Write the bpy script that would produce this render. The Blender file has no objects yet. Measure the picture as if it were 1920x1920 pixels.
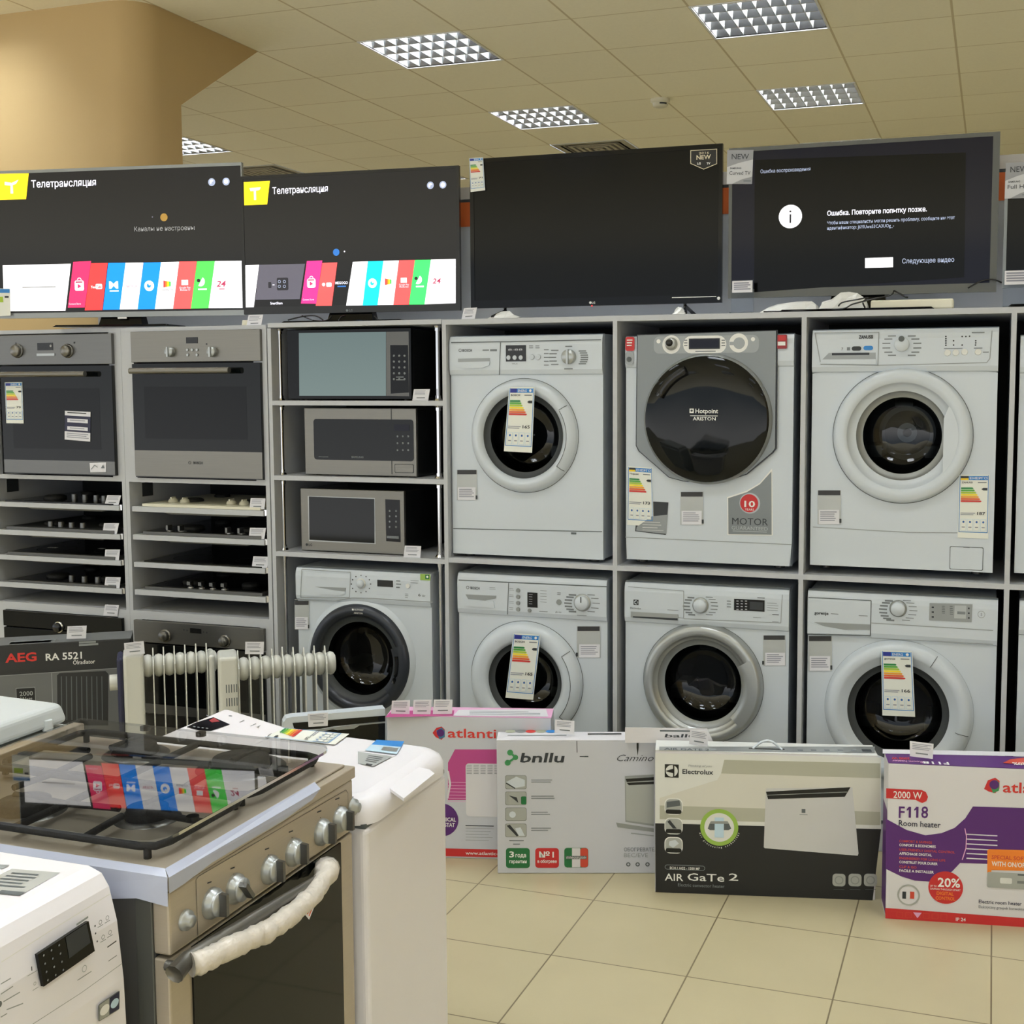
import bpy, math, random
import numpy as np
random.seed(7)
sc = bpy.context.scene
COL = sc.collection
PI = math.pi
# ---------------------------------------------------------------- camera, world, light
FPX, YAW, PIT, ROL, CX, CY, CH = 2304.98, .3348, .0852, -.0033, 1060.2, 917.3, 1.641
CAMP = np.array([0, 0, CH])
FW = np.array([-math.sin(YAW)*math.cos(PIT), math.cos(YAW)*math.cos(PIT), -math.sin(PIT)])
_r = np.array([math.cos(YAW), math.sin(YAW), 0]); _u = np.cross(_r, FW)
RT = math.cos(ROL)*_r+math.sin(ROL)*_u; UP = -math.sin(ROL)*_r+math.cos(ROL)*_u
from mathutils import Matrix
cd = bpy.data.cameras.new('camera'); cam = bpy.data.objects.new('camera', cd); COL.objects.link(cam)
cam.matrix_world = Matrix(((RT[0], UP[0], -FW[0], 0), (RT[1], UP[1], -FW[1], 0), (RT[2], UP[2], -FW[2], CH), (0, 0, 0, 1)))
cd.sensor_width = 36; cd.lens = 36*FPX/1920; cd.shift_x = -(CX-960)/1920; cd.shift_y = -(960-CY)/1920
cd.clip_start = .05; sc.camera = cam
w = bpy.data.worlds.new('world'); sc.world = w; w.use_nodes = True
nt = w.node_tree; bg = nt.nodes['Background']; tc = nt.nodes.new('ShaderNodeTexCoord'); sp = nt.nodes.new('ShaderNodeSeparateXYZ'); cr = nt.nodes.new('ShaderNodeValToRGB'); ma = nt.nodes.new('ShaderNodeMapRange')
nt.links.new(tc.outputs['Generated'], sp.inputs[0]); nt.links.new(sp.outputs[2], ma.inputs[0]); ma.inputs[1].default_value = -1; ma.inputs[2].default_value = 1
nt.links.new(ma.outputs[0], cr.inputs[0]); nt.links.new(cr.outputs[0], bg.inputs[0])
e = cr.color_ramp.elements; e[0].position = .44; e[0].color = (1, 1, 1, 1); e[1].position = .56; e[1].color = (.36, .41, .46, 1)
bg.inputs[1].default_value = 1.95
LAMPW = 36
LAMPC = (.84, .92, 1)
sc.view_settings.view_transform = 'Standard'; sc.view_settings.look = 'None'
sc.view_settings.gamma = 1; sc.view_settings.exposure = 0
sc.view_settings.use_curve_mapping = False
try:
    sc.cycles.max_bounces = 7; sc.cycles.diffuse_bounces = 4; sc.cycles.glossy_bounces = 4
    sc.cycles.transparent_max_bounces = 12; sc.cycles.caustics_reflective = False; sc.cycles.caustics_refractive = False
    sc.cycles.sample_clamp_indirect = 6
except Exception: pass

# ---------------------------------------------------------------- pixel (1920 frame of the photo) -> point on a real plane
def ray(x, y): return RT*(x-CX)/FPX-UP*(y-CY)/FPX+FW
def hit(x, y, o, n):
    d = ray(x, y); n = np.array(n, float)
    return CAMP+d*(((np.array(o, float)-CAMP)@n)/(d@n))
class Fr:
    """a real plane: o point, n outward normal; draw calls take photo pixels"""
    vs = 1
    def __init__(s, o, n, u=None):
        s.o = np.array(o, float); s.n = np.array(n, float); s.n /= np.linalg.norm(s.n)
        s.u = np.cross([0, 0, 1], s.n) if u is None else np.array(u, float)
        s.u = s.u-s.n*(s.u@s.n); s.u /= np.linalg.norm(s.u); s.v = np.cross(s.n, s.u)
    def uv(s, x, y):
        p = hit(x, y, s.o, s.n)-s.o; return p@s.u, p@s.v
    def P(s, u, v, h=0): return s.o+s.u*u+s.v*v+s.n*h
    def px(s, x, y, h=0): return s.P(*s.uv(x, y), h)
class Wd(Fr):
    """the same plane, but draw calls take plane coordinates in metres"""
    def uv(s, x, y): return x, y
class Qd:
    """four corner points; draw calls take (s, t) with t running downwards"""
    vs = -1
    def __init__(s, tl, tr, br, bl, bow=0):
        s.c = [np.array(p, float) for p in (tl, tr, br, bl)]; s.n = np.cross(s.c[3]-s.c[0], s.c[1]-s.c[0]); s.n /= np.linalg.norm(s.n); s.bow = bow
        if s.n@(CAMP-s.c[0]) < 0: s.n = -s.n
    def uv(s, x, y): return x, y
    def P(s, u, v, h=0):
        a, b, c, d = s.c; return a*(1-u)*(1-v)+b*u*(1-v)+c*u*v+d*(1-u)*v+s.n*(h+s.bow*4*v*(1-v))
def FY(y): return Fr((0, y, 0), (0, -1, 0))
def FX(x): return Fr((x, 0, 0), (1, 0, 0))
def yawfr(px, py, Y0, deg):
    A = hit(px, py, (0, Y0, 0), (0, 1, 0)); a = math.radians(deg)
    return Fr(A, (math.sin(a), -math.cos(a), 0))

# ---------------------------------------------------------------- materials
def lin(c): return tuple(((v/255)/12.92 if v/255 <= .04045 else ((v/255+.055)/1.055)**2.4) for v in c)
MATS = {}
def M(name, rgb=None, rough=.5, metal=0, emit=0, spec=None, noise=.03, nscale=12, bump=0, stretch=None, coat=0):
    if name in MATS: return MATS[name]
    m = bpy.data.materials.new(name); m.use_nodes = True; nt = m.node_tree; b = nt.nodes['Principled BSDF']
    c = lin(rgb)
    b.inputs['Roughness'].default_value = rough; b.inputs['Metallic'].default_value = metal
    if coat: b.inputs['Coat Weight'].default_value = coat; b.inputs['Coat Roughness'].default_value = .06
    if spec is not None: b.inputs['Specular IOR Level'].default_value = spec
    if noise:
        tc = nt.nodes.new('ShaderNodeTexCoord'); mp = nt.nodes.new('ShaderNodeMapping'); no = nt.nodes.new('ShaderNodeTexNoise')
        nt.links.new(tc.outputs['Object'], mp.inputs[0]); nt.links.new(mp.outputs[0], no.inputs['Vector'])
        if stretch: mp.inputs['Scale'].default_value = stretch
        no.inputs['Scale'].default_value = nscale; no.inputs['Detail'].default_value = 3
        mx = nt.nodes.new('ShaderNodeMix'); mx.data_type = 'RGBA'
        mx.inputs['A'].default_value = tuple(v*(1-noise) for v in c)+(1,); mx.inputs['B'].default_value = tuple(min(1, v*(1+noise)) for v in c)+(1,)
        nt.links.new(no.outputs['Fac'], mx.inputs['Factor']); nt.links.new(mx.outputs['Result'], b.inputs['Base Color'])
        if bump:
            bp = nt.nodes.new('ShaderNodeBump'); bp.inputs['Strength'].default_value = bump; bp.inputs['Distance'].default_value = .01
            nt.links.new(no.outputs['Fac'], bp.inputs['Height']); nt.links.new(bp.outputs[0], b.inputs['Normal'])
    else: b.inputs['Base Color'].default_value = c+(1,)
    if emit:
        b.inputs['Emission Color'].default_value = c+(1,); b.inputs['Emission Strength'].default_value = emit
    MATS[name] = m; return m
def thin_glass(name, tint, ior=1.5, rough=.02, f0=None):
    m = bpy.data.materials.new(name); m.use_nodes = True; nt = m.node_tree; nt.nodes.clear()
    out = nt.nodes.new('ShaderNodeOutputMaterial'); mx = nt.nodes.new('ShaderNodeMixShader'); fr = nt.nodes.new('ShaderNodeFresnel')
    t = nt.nodes.new('ShaderNodeBsdfTransparent'); g = nt.nodes.new('ShaderNodeBsdfGlossy')
    t.inputs[0].default_value = tuple(tint)+(1,); g.inputs['Roughness'].default_value = rough; fr.inputs[0].default_value = ior
    nt.links.new(fr.outputs[0], mx.inputs[0]); nt.links.new(t.outputs[0], mx.inputs[1]); nt.links.new(g.outputs[0], mx.inputs[2]); nt.links.new(mx.outputs[0], out.inputs[0])
    MATS[name] = m; return m
def gridmat(name, base, line, sx, ox, sy, oy, hw, rough, noise=.05, nscale=3, hwy=None, cellvar=.03):
    m = bpy.data.materials.new(name); m.use_nodes = True; nt = m.node_tree; N = nt.nodes.new; L = nt.links.new; b = nt.nodes['Principled BSDF']
    tc = N('ShaderNodeTexCoord'); sp = N('ShaderNodeSeparateXYZ'); L(tc.outputs['Object'], sp.inputs[0])
    def mth(op, a, bb):
        n = N('ShaderNodeMath'); n.operation = op
        for k, v in enumerate((a, bb)):
            if isinstance(v, (int, float)): n.inputs[k].default_value = v
            elif v is not None: L(v, n.inputs[k])
        return n.outputs[0]
    ms = []; cells = []
    for o, s, off, h in ((sp.outputs[0], sx, ox, hw), (sp.outputs[1], sy, oy, hwy or hw)):
        q = mth('DIVIDE', mth('SUBTRACT', o, off), s); cells.append(mth('FLOOR', q, None))
        f = mth('FRACT', q, None); d = mth('ABSOLUTE', mth('SUBTRACT', f, .5), None)
        ms.append(mth('GREATER_THAN', d, .5-h/s))
    mask = mth('MAXIMUM', ms[0], ms[1])
    cb = N('ShaderNodeCombineXYZ'); L(cells[0], cb.inputs[0]); L(cells[1], cb.inputs[1]); wn = N('ShaderNodeTexWhiteNoise'); L(cb.outputs[0], wn.inputs['Vector'])
    no = N('ShaderNodeTexNoise'); no.inputs['Scale'].default_value = nscale; no.inputs['Detail'].default_value = 5; L(tc.outputs['Object'], no.inputs['Vector'])
    f1 = mth('ADD', mth('MULTIPLY', mth('SUBTRACT', no.outputs['Fac'], .5), noise*4), mth('MULTIPLY', mth('SUBTRACT', wn.outputs['Value'], .5), cellvar*2))
    hsv = N('ShaderNodeHueSaturation'); hsv.inputs['Color'].default_value = lin(base)+(1,); L(mth('ADD', f1, 1.0), hsv.inputs['Value'])
    mx = N('ShaderNodeMix'); mx.data_type = 'RGBA'; L(mask, mx.inputs['Factor']); L(hsv.outputs[0], mx.inputs['A']); mx.inputs['B'].default_value = lin(line)+(1,)
    L(mx.outputs['Result'], b.inputs['Base Color']); b.inputs['Roughness'].default_value = rough
    MATS[name] = m; return m

M('white', (204, 212, 220), .28, noise=.01); M('white2', (236, 234, 240), .3, noise=.01); M('offwhite', (220, 221, 217), .35, noise=.01)
M('whiteplastic', (205, 211, 213), .4, noise=.01); M('cream', (226, 222, 200), .3)
M('board', (190, 193, 198), .5, noise=.03, nscale=40, stretch=(1, 1, 6)); M('boardin', (150, 150, 146), .6); M('backdark', (38, 38, 38), .8)
M('silver', (176, 180, 180), .32, .6, noise=.02); M('silver2', (150, 154, 154), .4, .5, noise=.02); M('greyfascia', (128, 133, 134), .35, .35, noise=.02)
M('steelk', (190, 180, 164), .38, .45, noise=.06, nscale=6, stretch=(1, 1, 60)); M('steel', (112, 112, 110), .33, .85, noise=.08, nscale=6, stretch=(1, 1, 60)); M('steelw', (128, 126, 120), .36, .8, noise=.08, nscale=6, stretch=(1, 1, 60)); M('steeld', (98, 98, 96), .35, .8, noise=.06, nscale=6, stretch=(1, 1, 60))
M('chrome', (215, 215, 215), .12, 1, noise=0); M('darkgreysteel', (92, 94, 90), .45, .3)
M('black', (14, 15, 16), .25, noise=0); M('blackgloss', (6, 7, 8), .07, noise=0, spec=.25); M('blackmatte', (24, 25, 26), .7); M('rubber', (60, 64, 66), .55)
M('darkglass', (9, 12, 12), .05, noise=0, spec=.3); M('castiron', (30, 30, 30), .65, bump=.3, nscale=90); M('mirror', (110, 122, 118), .04, 1, noise=0)
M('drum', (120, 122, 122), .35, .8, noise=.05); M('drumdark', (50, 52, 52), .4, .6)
M('ink', (48, 52, 56), .6, noise=0); M('inkl', (120, 126, 130), .6, noise=0); M('inkw', (235, 235, 232), .6, noise=0); M('seam', (92, 98, 100), .7, noise=0); M('seaml', (150, 155, 156), .7, noise=0)
M('card', (225, 225, 232), .5, noise=.02); M('cardline', (140, 142, 156), .6, noise=0); M('sleeve', (182, 186, 186), .2, noise=.02); M('barblk', (52, 52, 54), .5, noise=0)
for k, c in dict(e_dg=(30, 130, 66), e_g=(88, 170, 60), e_lg=(170, 200, 50), e_y=(250, 225, 40), e_o=(240, 165, 45), e_ro=(226, 100, 44), e_r=(205, 48, 42), eu=(30, 44, 140), eblue=(44, 130, 205), lblue=(190, 216, 234), blueicon=(40, 96, 170), red=(196, 42, 44), redd=(150, 36, 44), purple=(84, 34, 110), pink=(186, 72, 136), pinkl=(226, 170, 206), orange=(236, 130, 40), boxwhite=(216, 214, 218), boxgrey=(196, 198, 206), bgreen=(30, 110, 60), logogreen=(60, 140, 84), teal=(60, 120, 150), olive=(168, 172, 150), boxblk=(22, 23, 24), limeg=(150, 185, 80), sticker=(232, 234, 226), uayellow=(240, 205, 40), aegred=(206, 52, 44), aegbox=(40, 41, 42), aeggrey=(104, 106, 106), flagr=(200, 70, 50), brown=(110, 84, 60)).items():
    M(k, c, .45, noise=.015)
def E(n, c, s): M(n, c, .5, noise=0, emit=s)
for k, c in dict(s_white=(240, 240, 245), s_red=(255, 60, 62), s_pink=(238, 44, 104), s_pink2=(255, 50, 140), s_blue=(0, 140, 255), s_green=(80, 225, 85), s_green2=(64, 238, 110), s_coral=(255, 88, 88), s_yellow=(255, 222, 24), s_cyan=(0, 215, 240), s_orange=(245, 120, 40), s_gold=(150, 116, 50), s_bluedot=(44, 110, 190), s_grey=(88, 86, 98), s_dark=(34, 33, 40), s_btn=(150, 160, 185), s_txt=(235, 235, 250), s_dim=(140, 140, 140), s_maroon=(170, 40, 80)).items(): E(k, c, .95)
M('screenon', (12, 12, 12), .12, noise=0, spec=.2); MATS['screenon'].node_tree.nodes['Principled BSDF'].inputs['Emission Color'].default_value = lin((50, 49, 47))+(1,); MATS['screenon'].node_tree.nodes['Principled BSDF'].inputs['Emission Strength'].default_value = .8
M('screenoff', (9, 10, 10), .12, noise=0, spec=.2); M('screensam', (10, 11, 16), .1, noise=0, spec=.2); MATS['screensam'].node_tree.nodes['Principled BSDF'].inputs['Emission Color'].default_value = lin((28, 28, 38))+(1,); MATS['screensam'].node_tree.nodes['Principled BSDF'].inputs['Emission Strength'].default_value = .6
thin_glass('bowlglass', (.30, .32, .33), 1.55, .03); thin_glass('lidglass', (.74, .74, .72), 1.6, .015); thin_glass('film', (.80, .80, .82), 1.3, .25); thin_glass('clear', (.86, .88, .9), 1.3, .1)

# ---------------------------------------------------------------- mesh builder
_txt = {}
def textgeo(s, bold):
    k = (s, bold)
    if k in _txt: return _txt[k]
    c = bpy.data.curves.new('t', 'FONT'); c.body = s; c.resolution_u = 2; c.offset = bold
    o = bpy.data.objects.new('t', c); COL.objects.link(o); bpy.context.view_layer.update()
    dg = bpy.context.evaluated_depsgraph_get(); e = o.evaluated_get(dg); me = e.to_mesh()
    V = [(v.co.x, v.co.y) for v in me.vertices]; F = [tuple(p.vertices) for p in me.polygons]
    e.to_mesh_clear(); bpy.data.objects.remove(o); bpy.data.curves.remove(c)
    if not V: V = [(0, 0)]
    x0 = min(v[0] for v in V); x1 = max(v[0] for v in V)
    _txt[k] = (V, F, x0, max(x1-x0, 1e-6)); return _txt[k]
_H = textgeo('H', 0); CAP = max(v[1] for v in _H[0])
class MB:
    def __init__(s): s.v = []; s.f = []; s.m = []; s.sm = []; s.mats = []
    def mi(s, m):
        if m not in s.mats: s.mats.append(m)
        return s.mats.index(m)
    def add(s, V, F, mat, smooth=False):
        b = len(s.v); s.v += [tuple(map(float, p)) for p in V]; k = s.mi(mat)
        for f in F: s.f.append(tuple(i+b for i in f)); s.m.append(k); s.sm.append(smooth)
    def hexa(s, P, mat):  # 8 points: bottom ring, top ring
        s.add(P, [(3, 2, 1, 0), (4, 5, 6, 7), (0, 1, 5, 4), (1, 2, 6, 5), (2, 3, 7, 6), (3, 0, 4, 7)], mat)
    def box(s, x0, x1, y0, y1, z0, z1, mat):
        s.hexa([(x0, y0, z0), (x1, y0, z0), (x1, y1, z0), (x0, y1, z0), (x0, y0, z1), (x1, y0, z1), (x1, y1, z1), (x0, y1, z1)], mat); return s
    def fbox(s, S, u0, u1, v0, v1, h0, h1, mat):  # box on a frame in plane metres
        P = S.P
        s.hexa([P(u0, v0, h0), P(u1, v0, h0), P(u1, v1, h0), P(u0, v1, h0), P(u0, v0, h1), P(u1, v0, h1), P(u1, v1, h1), P(u0, v1, h1)], mat); return s
    def pbox(s, S, x0, y0, x1, y1, h0, h1, mat):  # box from two pixel corners
        a = S.uv(x0, y0); b = S.uv(x1, y1); s.fbox(S, min(a[0], b[0]), max(a[0], b[0]), min(a[1], b[1]), max(a[1], b[1]), h0, h1, mat); return s
    def rect(s, S, x0, y0, x1, y1, mat, h=.001):
        a = S.uv(x0, y0); b = S.uv(x1, y1); P = S.P
        s.add([P(a[0], a[1], h), P(b[0], a[1], h), P(b[0], b[1], h), P(a[0], b[1], h)], [(0, 1, 2, 3)], mat); return s
    def poly(s, S, pts, mat, h=.001):
        s.add([S.P(*S.uv(*p), h) for p in pts], [tuple(range(len(pts)))], mat); return s
    def prism(s, S, pts, h0, h1, mat, smooth=False):
        n = len(pts); q = [S.uv(*p) for p in pts]
        s.add([S.P(*p, h0) for p in q]+[S.P(*p, h1) for p in q], [tuple(range(n, 2*n)), tuple(reversed(range(n)))]+[(i, (i+1) % n, (i+1) % n+n, i+n) for i in range(n)], mat, smooth); return s
    def rrect(s, S, x0, y0, x1, y1, r, mat, h=.001, n=4, h0=None):
        a = S.uv(x0, y0); b = S.uv(x1, y1); u0, u1 = sorted((a[0], b[0])); v0, v1 = sorted((a[1], b[1])); r = min(r, (u1-u0)/2.01, (v1-v0)/2.01); pts = []
        for cx, cy, t0 in ((u1-r, v1-r, 0), (u0+r, v1-r, 90), (u0+r, v0+r, 180), (u1-r, v0+r, 270)):
            for k in range(n+1):
                t = math.radians(t0+90*k/n); pts.append((cx+r*math.cos(t), cy+r*math.sin(t)))
        if h0 is None: s.add([S.P(*p, h) for p in pts], [tuple(range(len(pts)))], mat)
        else:
            m = len(pts); s.add([S.P(*p, h0) for p in pts]+[S.P(*p, h) for p in pts], [tuple(range(m, 2*m)), tuple(reversed(range(m)))]+[(i, (i+1) % m, (i+1) % m+m, i+m) for i in range(m)], mat)
        return s
    def disc(s, S, x, y, r, mat, h=.001, n=24, rin=None, a0=0, a1=360, asp=1):  # r in pixels (vertical)
        u, v = S.uv(x, y); R = abs(S.uv(x, y-r)[1]-v)
        return s.dm(S, u, v, R, mat, h, n, rin/r if rin else None, a0, a1, asp)
    def dm(s, S, u, v, R, mat, h=.001, n=24, k=None, a0=0, a1=360, asp=1):
        full = abs(a1-a0-360) < 1e-6; m = n if full else n+1
        A = [math.radians(a0+(a1-a0)*i/n) for i in range(m)]
        o = [S.P(u+asp*R*math.cos(t), v+R*math.sin(t), h) for t in A]
        if k is None:
            if full: s.add(o, [tuple(range(m))], mat)
            else: s.add(o+[S.P(u, v, h)], [(i, i+1, m) for i in range(m-1)], mat)
        else:
            q = [S.P(u+asp*k*R*math.cos(t), v+k*R*math.sin(t), h) for t in A]
            s.add(o+q, [(i, (i+1) % m, (i+1) % m+m, i+m) for i in range(m if full else m-1)], mat)
        return s
    def cyl(s, p0, p1, r, mat, n=16, r1=None, smooth=True, caps=True):
        p0 = np.array(p0, float); p1 = np.array(p1, float); d = p1-p0; L = np.linalg.norm(d); d /= L
        a = np.cross(d, [0, 0, 1] if abs(d[2]) < .9 else [1, 0, 0]); a /= np.linalg.norm(a); b = np.cross(d, a); r1 = r if r1 is None else r1
        R0 = [p0+(a*math.cos(2*PI*i/n)+b*math.sin(2*PI*i/n))*r for i in range(n)]; R1 = [p1+(a*math.cos(2*PI*i/n)+b*math.sin(2*PI*i/n))*r1 for i in range(n)]
        s.add(R0+R1, [(i, i+n, (i+1) % n+n, (i+1) % n) for i in range(n)], mat, smooth)
        if caps: s.add(R0, [tuple(range(n))], mat); s.add(R1, [tuple(reversed(range(n)))], mat)
        return s
    def pcyl(s, S, x, y, r, h0, h1, mat, n=20, k=1.0):  # knob-like cylinder: centre px, radius px
        u, v = S.uv(x, y); R = abs(S.uv(x, y-r)[1]-v); s.cyl(S.P(u, v, h0), S.P(u, v, h1), R, mat, n, R*k); return s
    def lathe(s, S, u, v, prof, mat, n=64, a0=0, a1=360, smooth=True):
        full = abs(a1-a0-360) < 1e-6; m = n if full else n+1; V = []
        for R, h in prof:
            for i in range(m):
                t = math.radians(a0+(a1-a0)*i/n); V.append(S.P(u+R*math.cos(t), v+R*math.sin(t), h))
        F = []
        for j in range(len(prof)-1):
            for i in range(m if full else m-1):
                k = (i+1) % m; F.append((j*m+i, j*m+k, (j+1)*m+k, (j+1)*m+i))
        s.add(V, F, mat, smooth); return s
    def tube(s, pts, r, mat, n=8, rs=None):
        pts = [np.array(p, float) for p in pts]; V = []
        for i, p in enumerate(pts):
            d = pts[min(i+1, len(pts)-1)]-pts[max(i-1, 0)]; d /= np.linalg.norm(d)+1e-9
            a = np.cross(d, [0, 0, 1] if abs(d[2]) < .95 else [1, 0, 0]); a /= np.linalg.norm(a); b = np.cross(d, a); rr = rs[i] if rs else r
            V += [p+(a*math.cos(2*PI*k/n)+b*math.sin(2*PI*k/n))*rr for k in range(n)]
        F = [(i*n+k, i*n+(k+1) % n, (i+1)*n+(k+1) % n, (i+1)*n+k) for i in range(len(pts)-1) for k in range(n)]
        F += [tuple(range(n)), tuple(reversed(range((len(pts)-1)*n, len(pts)*n)))]
        s.add(V, F, mat, True); return s
    def line(s, S, pts, wpx, mat, h=.001):  # thin flat polyline, width in pixels
        q = [np.array(S.uv(*p)) for p in pts]; w0 = abs(S.uv(pts[0][0], pts[0][1]-wpx)[1]-q[0][1])/2
        for a, b in zip(q, q[1:]):
            d = b-a; L = np.hypot(*d)
            if L < 1e-9: continue
            nn = np.array([-d[1], d[0]])/L*w0
            s.add([S.P(*(a+nn), h), S.P(*(b+nn), h), S.P(*(b-nn), h), S.P(*(a-nn), h)], [(0, 1, 2, 3)], mat)
        return s
    def text(s, S, t, x0, yb, x1, hgt, mat, h=.0016, bold=0.0, slant=0, rot180=False):
        V, F, mn, wd = textgeo(t, bold); u0, v0 = S.uv(x0, yb); u1 = S.uv(x1, yb)[0]; vt = S.uv(x0, yb-hgt)[1]
        su = (u1-u0)/wd; sv = (vt-v0)/CAP
        P = []
        for a, b in V:
            a2 = (a-mn+slant*b)*su; b2 = b*sv
            if rot180: a2 = (u1-u0)-a2; b2 = -b2
            P.append(S.P(u0+a2, v0+b2, h))
        s.add(P, F, mat); return s
    def lines(s, S, x0, y0, x1, y1, n, mat, h=.0016, var=.3, fill=.4):
        for i in range(n):
            t = (y1-y0)/n; y = y0+i*t; s.rect(S, x0, y, x1-(x1-x0)*var*random.random(), y+t*fill, mat, h)
        return s
    def build(s, name, parent=None, bevel=0, seg=2, loc=None):
        me = bpy.data.meshes.new(name); o = bpy.data.objects.new(name, me); COL.objects.link(o)
        off = np.zeros(3)
        if parent is not None: off = np.array(parent.get('_o', (0, 0, 0))); o.parent = parent; o['_o'] = tuple(off)
        elif loc is not None: off = np.array(loc, float); o.location = loc; o['_o'] = tuple(off)
        me.from_pydata([tuple(np.array(p)-off) for p in s.v], [], s.f)
        for m in s.mats: me.materials.append(MATS[m])
        me.polygons.foreach_set('material_index', s.m); me.polygons.foreach_set('use_smooth', s.sm); me.update()
        if bevel:
            b = o.modifiers.new('bevel', 'BEVEL'); b.width = bevel; b.segments = seg; b.limit_method = 'ANGLE'; b.angle_limit = math.radians(50)
        return o
def thing(name, label, cat, loc, group=None):
    o = bpy.data.objects.new(name, None); COL.objects.link(o); o.location = tuple(loc); o['_o'] = tuple(map(float, loc)); o.empty_display_size = .1
    o['label'] = label; o['category'] = cat
    if group: o['group'] = group
    return o
def tag(o, label, cat, group=None):
    o['label'] = label; o['category'] = cat
    if group: o['group'] = group
    return o
def struct(mb, name, bevel=0): o = mb.build(name, bevel=bevel); o['kind'] = 'structure'; return o

# ---------------------------------------------------------------- shared small builders
def elabel(par, S, brand, num, head='ENERG', ua=False, bow=0, arrow=.3):
    """energy label drawn on a Qd whose corners are the card's corners"""
    m = MB(); n = 6
    for i in range(n):
        a, b = i/n, (i+1)/n
        m.add([S.P(0, a), S.P(1, a), S.P(1, b), S.P(0, b)], [(0, 1, 2, 3)], 'sticker')
    R = lambda x0, y0, x1, y1, c, h=.0008: m.rect(S, x0, y0, x1, y1, c, h)
    R(.06, .02, .94, .085, 'eblue'); R(.06, .02, .32, .085, 'eu' if not ua else 'ink', .0012)
    if ua: R(.06, .055, .32, .085, 'uayellow', .0016)
    m.text(S, head, .36, .072, .70 if not ua else .92, .035, 'inkw', .0016, .01)
    if not ua: m.disc(S, .84, .052, .022, 'inkw', .0016, 12, asp=2.2)
    if brand: m.text(S, brand, .1, .135, .45, .026, 'ink', .0014, .02)
    R(.62, .115, .9, .13, 'inkl')
    for i, c in enumerate(('e_dg', 'e_g', 'e_lg', 'e_y', 'e_o', 'e_ro', 'e_r')):
        y = .20+i*.034; x = .45+i*.045
        m.poly(S, [(.08, y), (x, y), (x+.04, y+.0135), (x, y+.027), (.08, y+.027)], c, .0012)
    m.poly(S, [(.74, .205+.02), (.8, .205), (.93, .205), (.93, .245), (.8, .245)], 'ink', .0012)
    R(.08, .60, .55, .612, 'cardline'); R(.08, .625, .5, .637, 'cardline')
    m.text(S, num, .62, .63, .88, .045, 'ink', .0014, .02)
    for i in range(4):
        x = .09+i*.215; R(x, .70, x+.18, .885, 'lblue'); R(x+.012, .705, x+.168, .88, 'sticker', .0012)
        m.disc(S, x+.09, .745, .018, 'blueicon', .0016, 8, asp=2); R(x+.04, .82, x+.14, .835, 'cardline', .0016)
    for x0, y0, x1, y1 in ((.03, .01, .05, .91), (.95, .01, .97, .91), (.03, .90, .97, .91)): R(x0, y0, x1, y1, 'eblue')
    return m.build('energy_label', par)
def quad(S, tl, tr, br, bl, h=.002, bow=0): return Qd(S.px(*tl, h), S.px(*tr, h), S.px(*br, h), S.px(*bl, h), bow)
def pocket(par, S, x0, y0, x1, y1, cardx=0):
    """clear price pocket: dark bar on top, sleeve, printed card at its foot"""
    a = S.px(x0, y0, .002); b = S.px(x1, y0, .002); c = S.px(x1, y1, .002); d = S.px(x0, y1, .002); Q = Qd(a, b, c, d)
    m = MB(); m.rect(Q, 0, .02, 1, 1, 'sleeve', 0); m.rect(Q, .03, .02, .97, .16, 'barblk', .0012)
    m.rect(Q, .05+cardx, .58, .93+cardx, .99, 'card', .0012); m.lines(Q, .12+cardx, .63, .86+cardx, .93, 5, 'cardline', .0018)
    m.rect(Q, -.04 if cardx > 0 else .93, .84, .05 if cardx > 0 else 1.02, .96, 'ink', .0014)
    return m.build('price_pocket', par)
def price_tag(S, tl, tr, br, bl, label, group=None, cat='price tag'):
    """small standing printed card; S is the plane it stands in, corners in pixels"""
    Q = Qd(S.px(*tl), S.px(*tr), S.px(*br), S.px(*bl)); base = (Q.c[2]+Q.c[3])/2
    m = MB(); P = Q.P
    m.hexa([P(0, 1, -.0015), P(1, 1, -.0015), P(1, 1, 0), P(0, 1, 0), P(0, 0, -.0015), P(1, 0, -.0015), P(1, 0, 0), P(0, 0, 0)], 'card')
    m.lines(Q, .1, .12, .92, .55, 4, 'cardline', .0006, .25, .35); m.rect(Q, .25, .70, .78, .78, 'inkl', .0006)
    o = m.build('price_tag', loc=tuple(base)); return tag(o, label, cat, group)
# ================================================================ setting
gridmat('floortile', (180, 169, 136), (112, 100, 74), .4, -1.567, .4, 3.615, .0022, .32, .03, 5, cellvar=.02)
gridmat('ceilingtile', (254, 248, 222), (216, 203, 166), .6, -5.64, .6, 5.365, .006, .85, .02, 60, hwy=.004, cellvar=.02)
M('wallpaint', (190, 164, 116), .8, noise=.03, nscale=1.5); M('wallfar', (205, 188, 150), .8); M('ventgrey', (176, 172, 156), .6); M('slotdark', (60, 54, 44), .8); M('lampwhite', (238, 240, 242), .35, noise=0); M('alu', (165, 168, 172), .25, .75, noise=.03)
m = MB(); m.add([(-12, -3, 0), (4.5, -3, 0), (4.5, 14, 0), (-12, 14, 0)], [(0, 1, 2, 3)], 'floortile'); struct(m, 'floor')
ZC = 3.455
def cell(i, j): return -5.64+i*.6, 5.365+j*.6
LAMPS = [(-1, 4), (4, 1), (7, 1), (4, 4), (7, 4), (10, 1), (10, 4), (1, 1)] + [(i, j) for i in (1, 4, 7, 10, 13) for j in (-2, -5, -8, -11)] + [(13, 1), (13, 4), (4, 7), (7, 7), (1, 7), (10, 7)]
LAMPS = [l for l in LAMPS if l != (1, 1)] 
VENTS = [(4, 6), (-1, 6)]
m = MB(); skip = set(LAMPS+VENTS)
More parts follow.
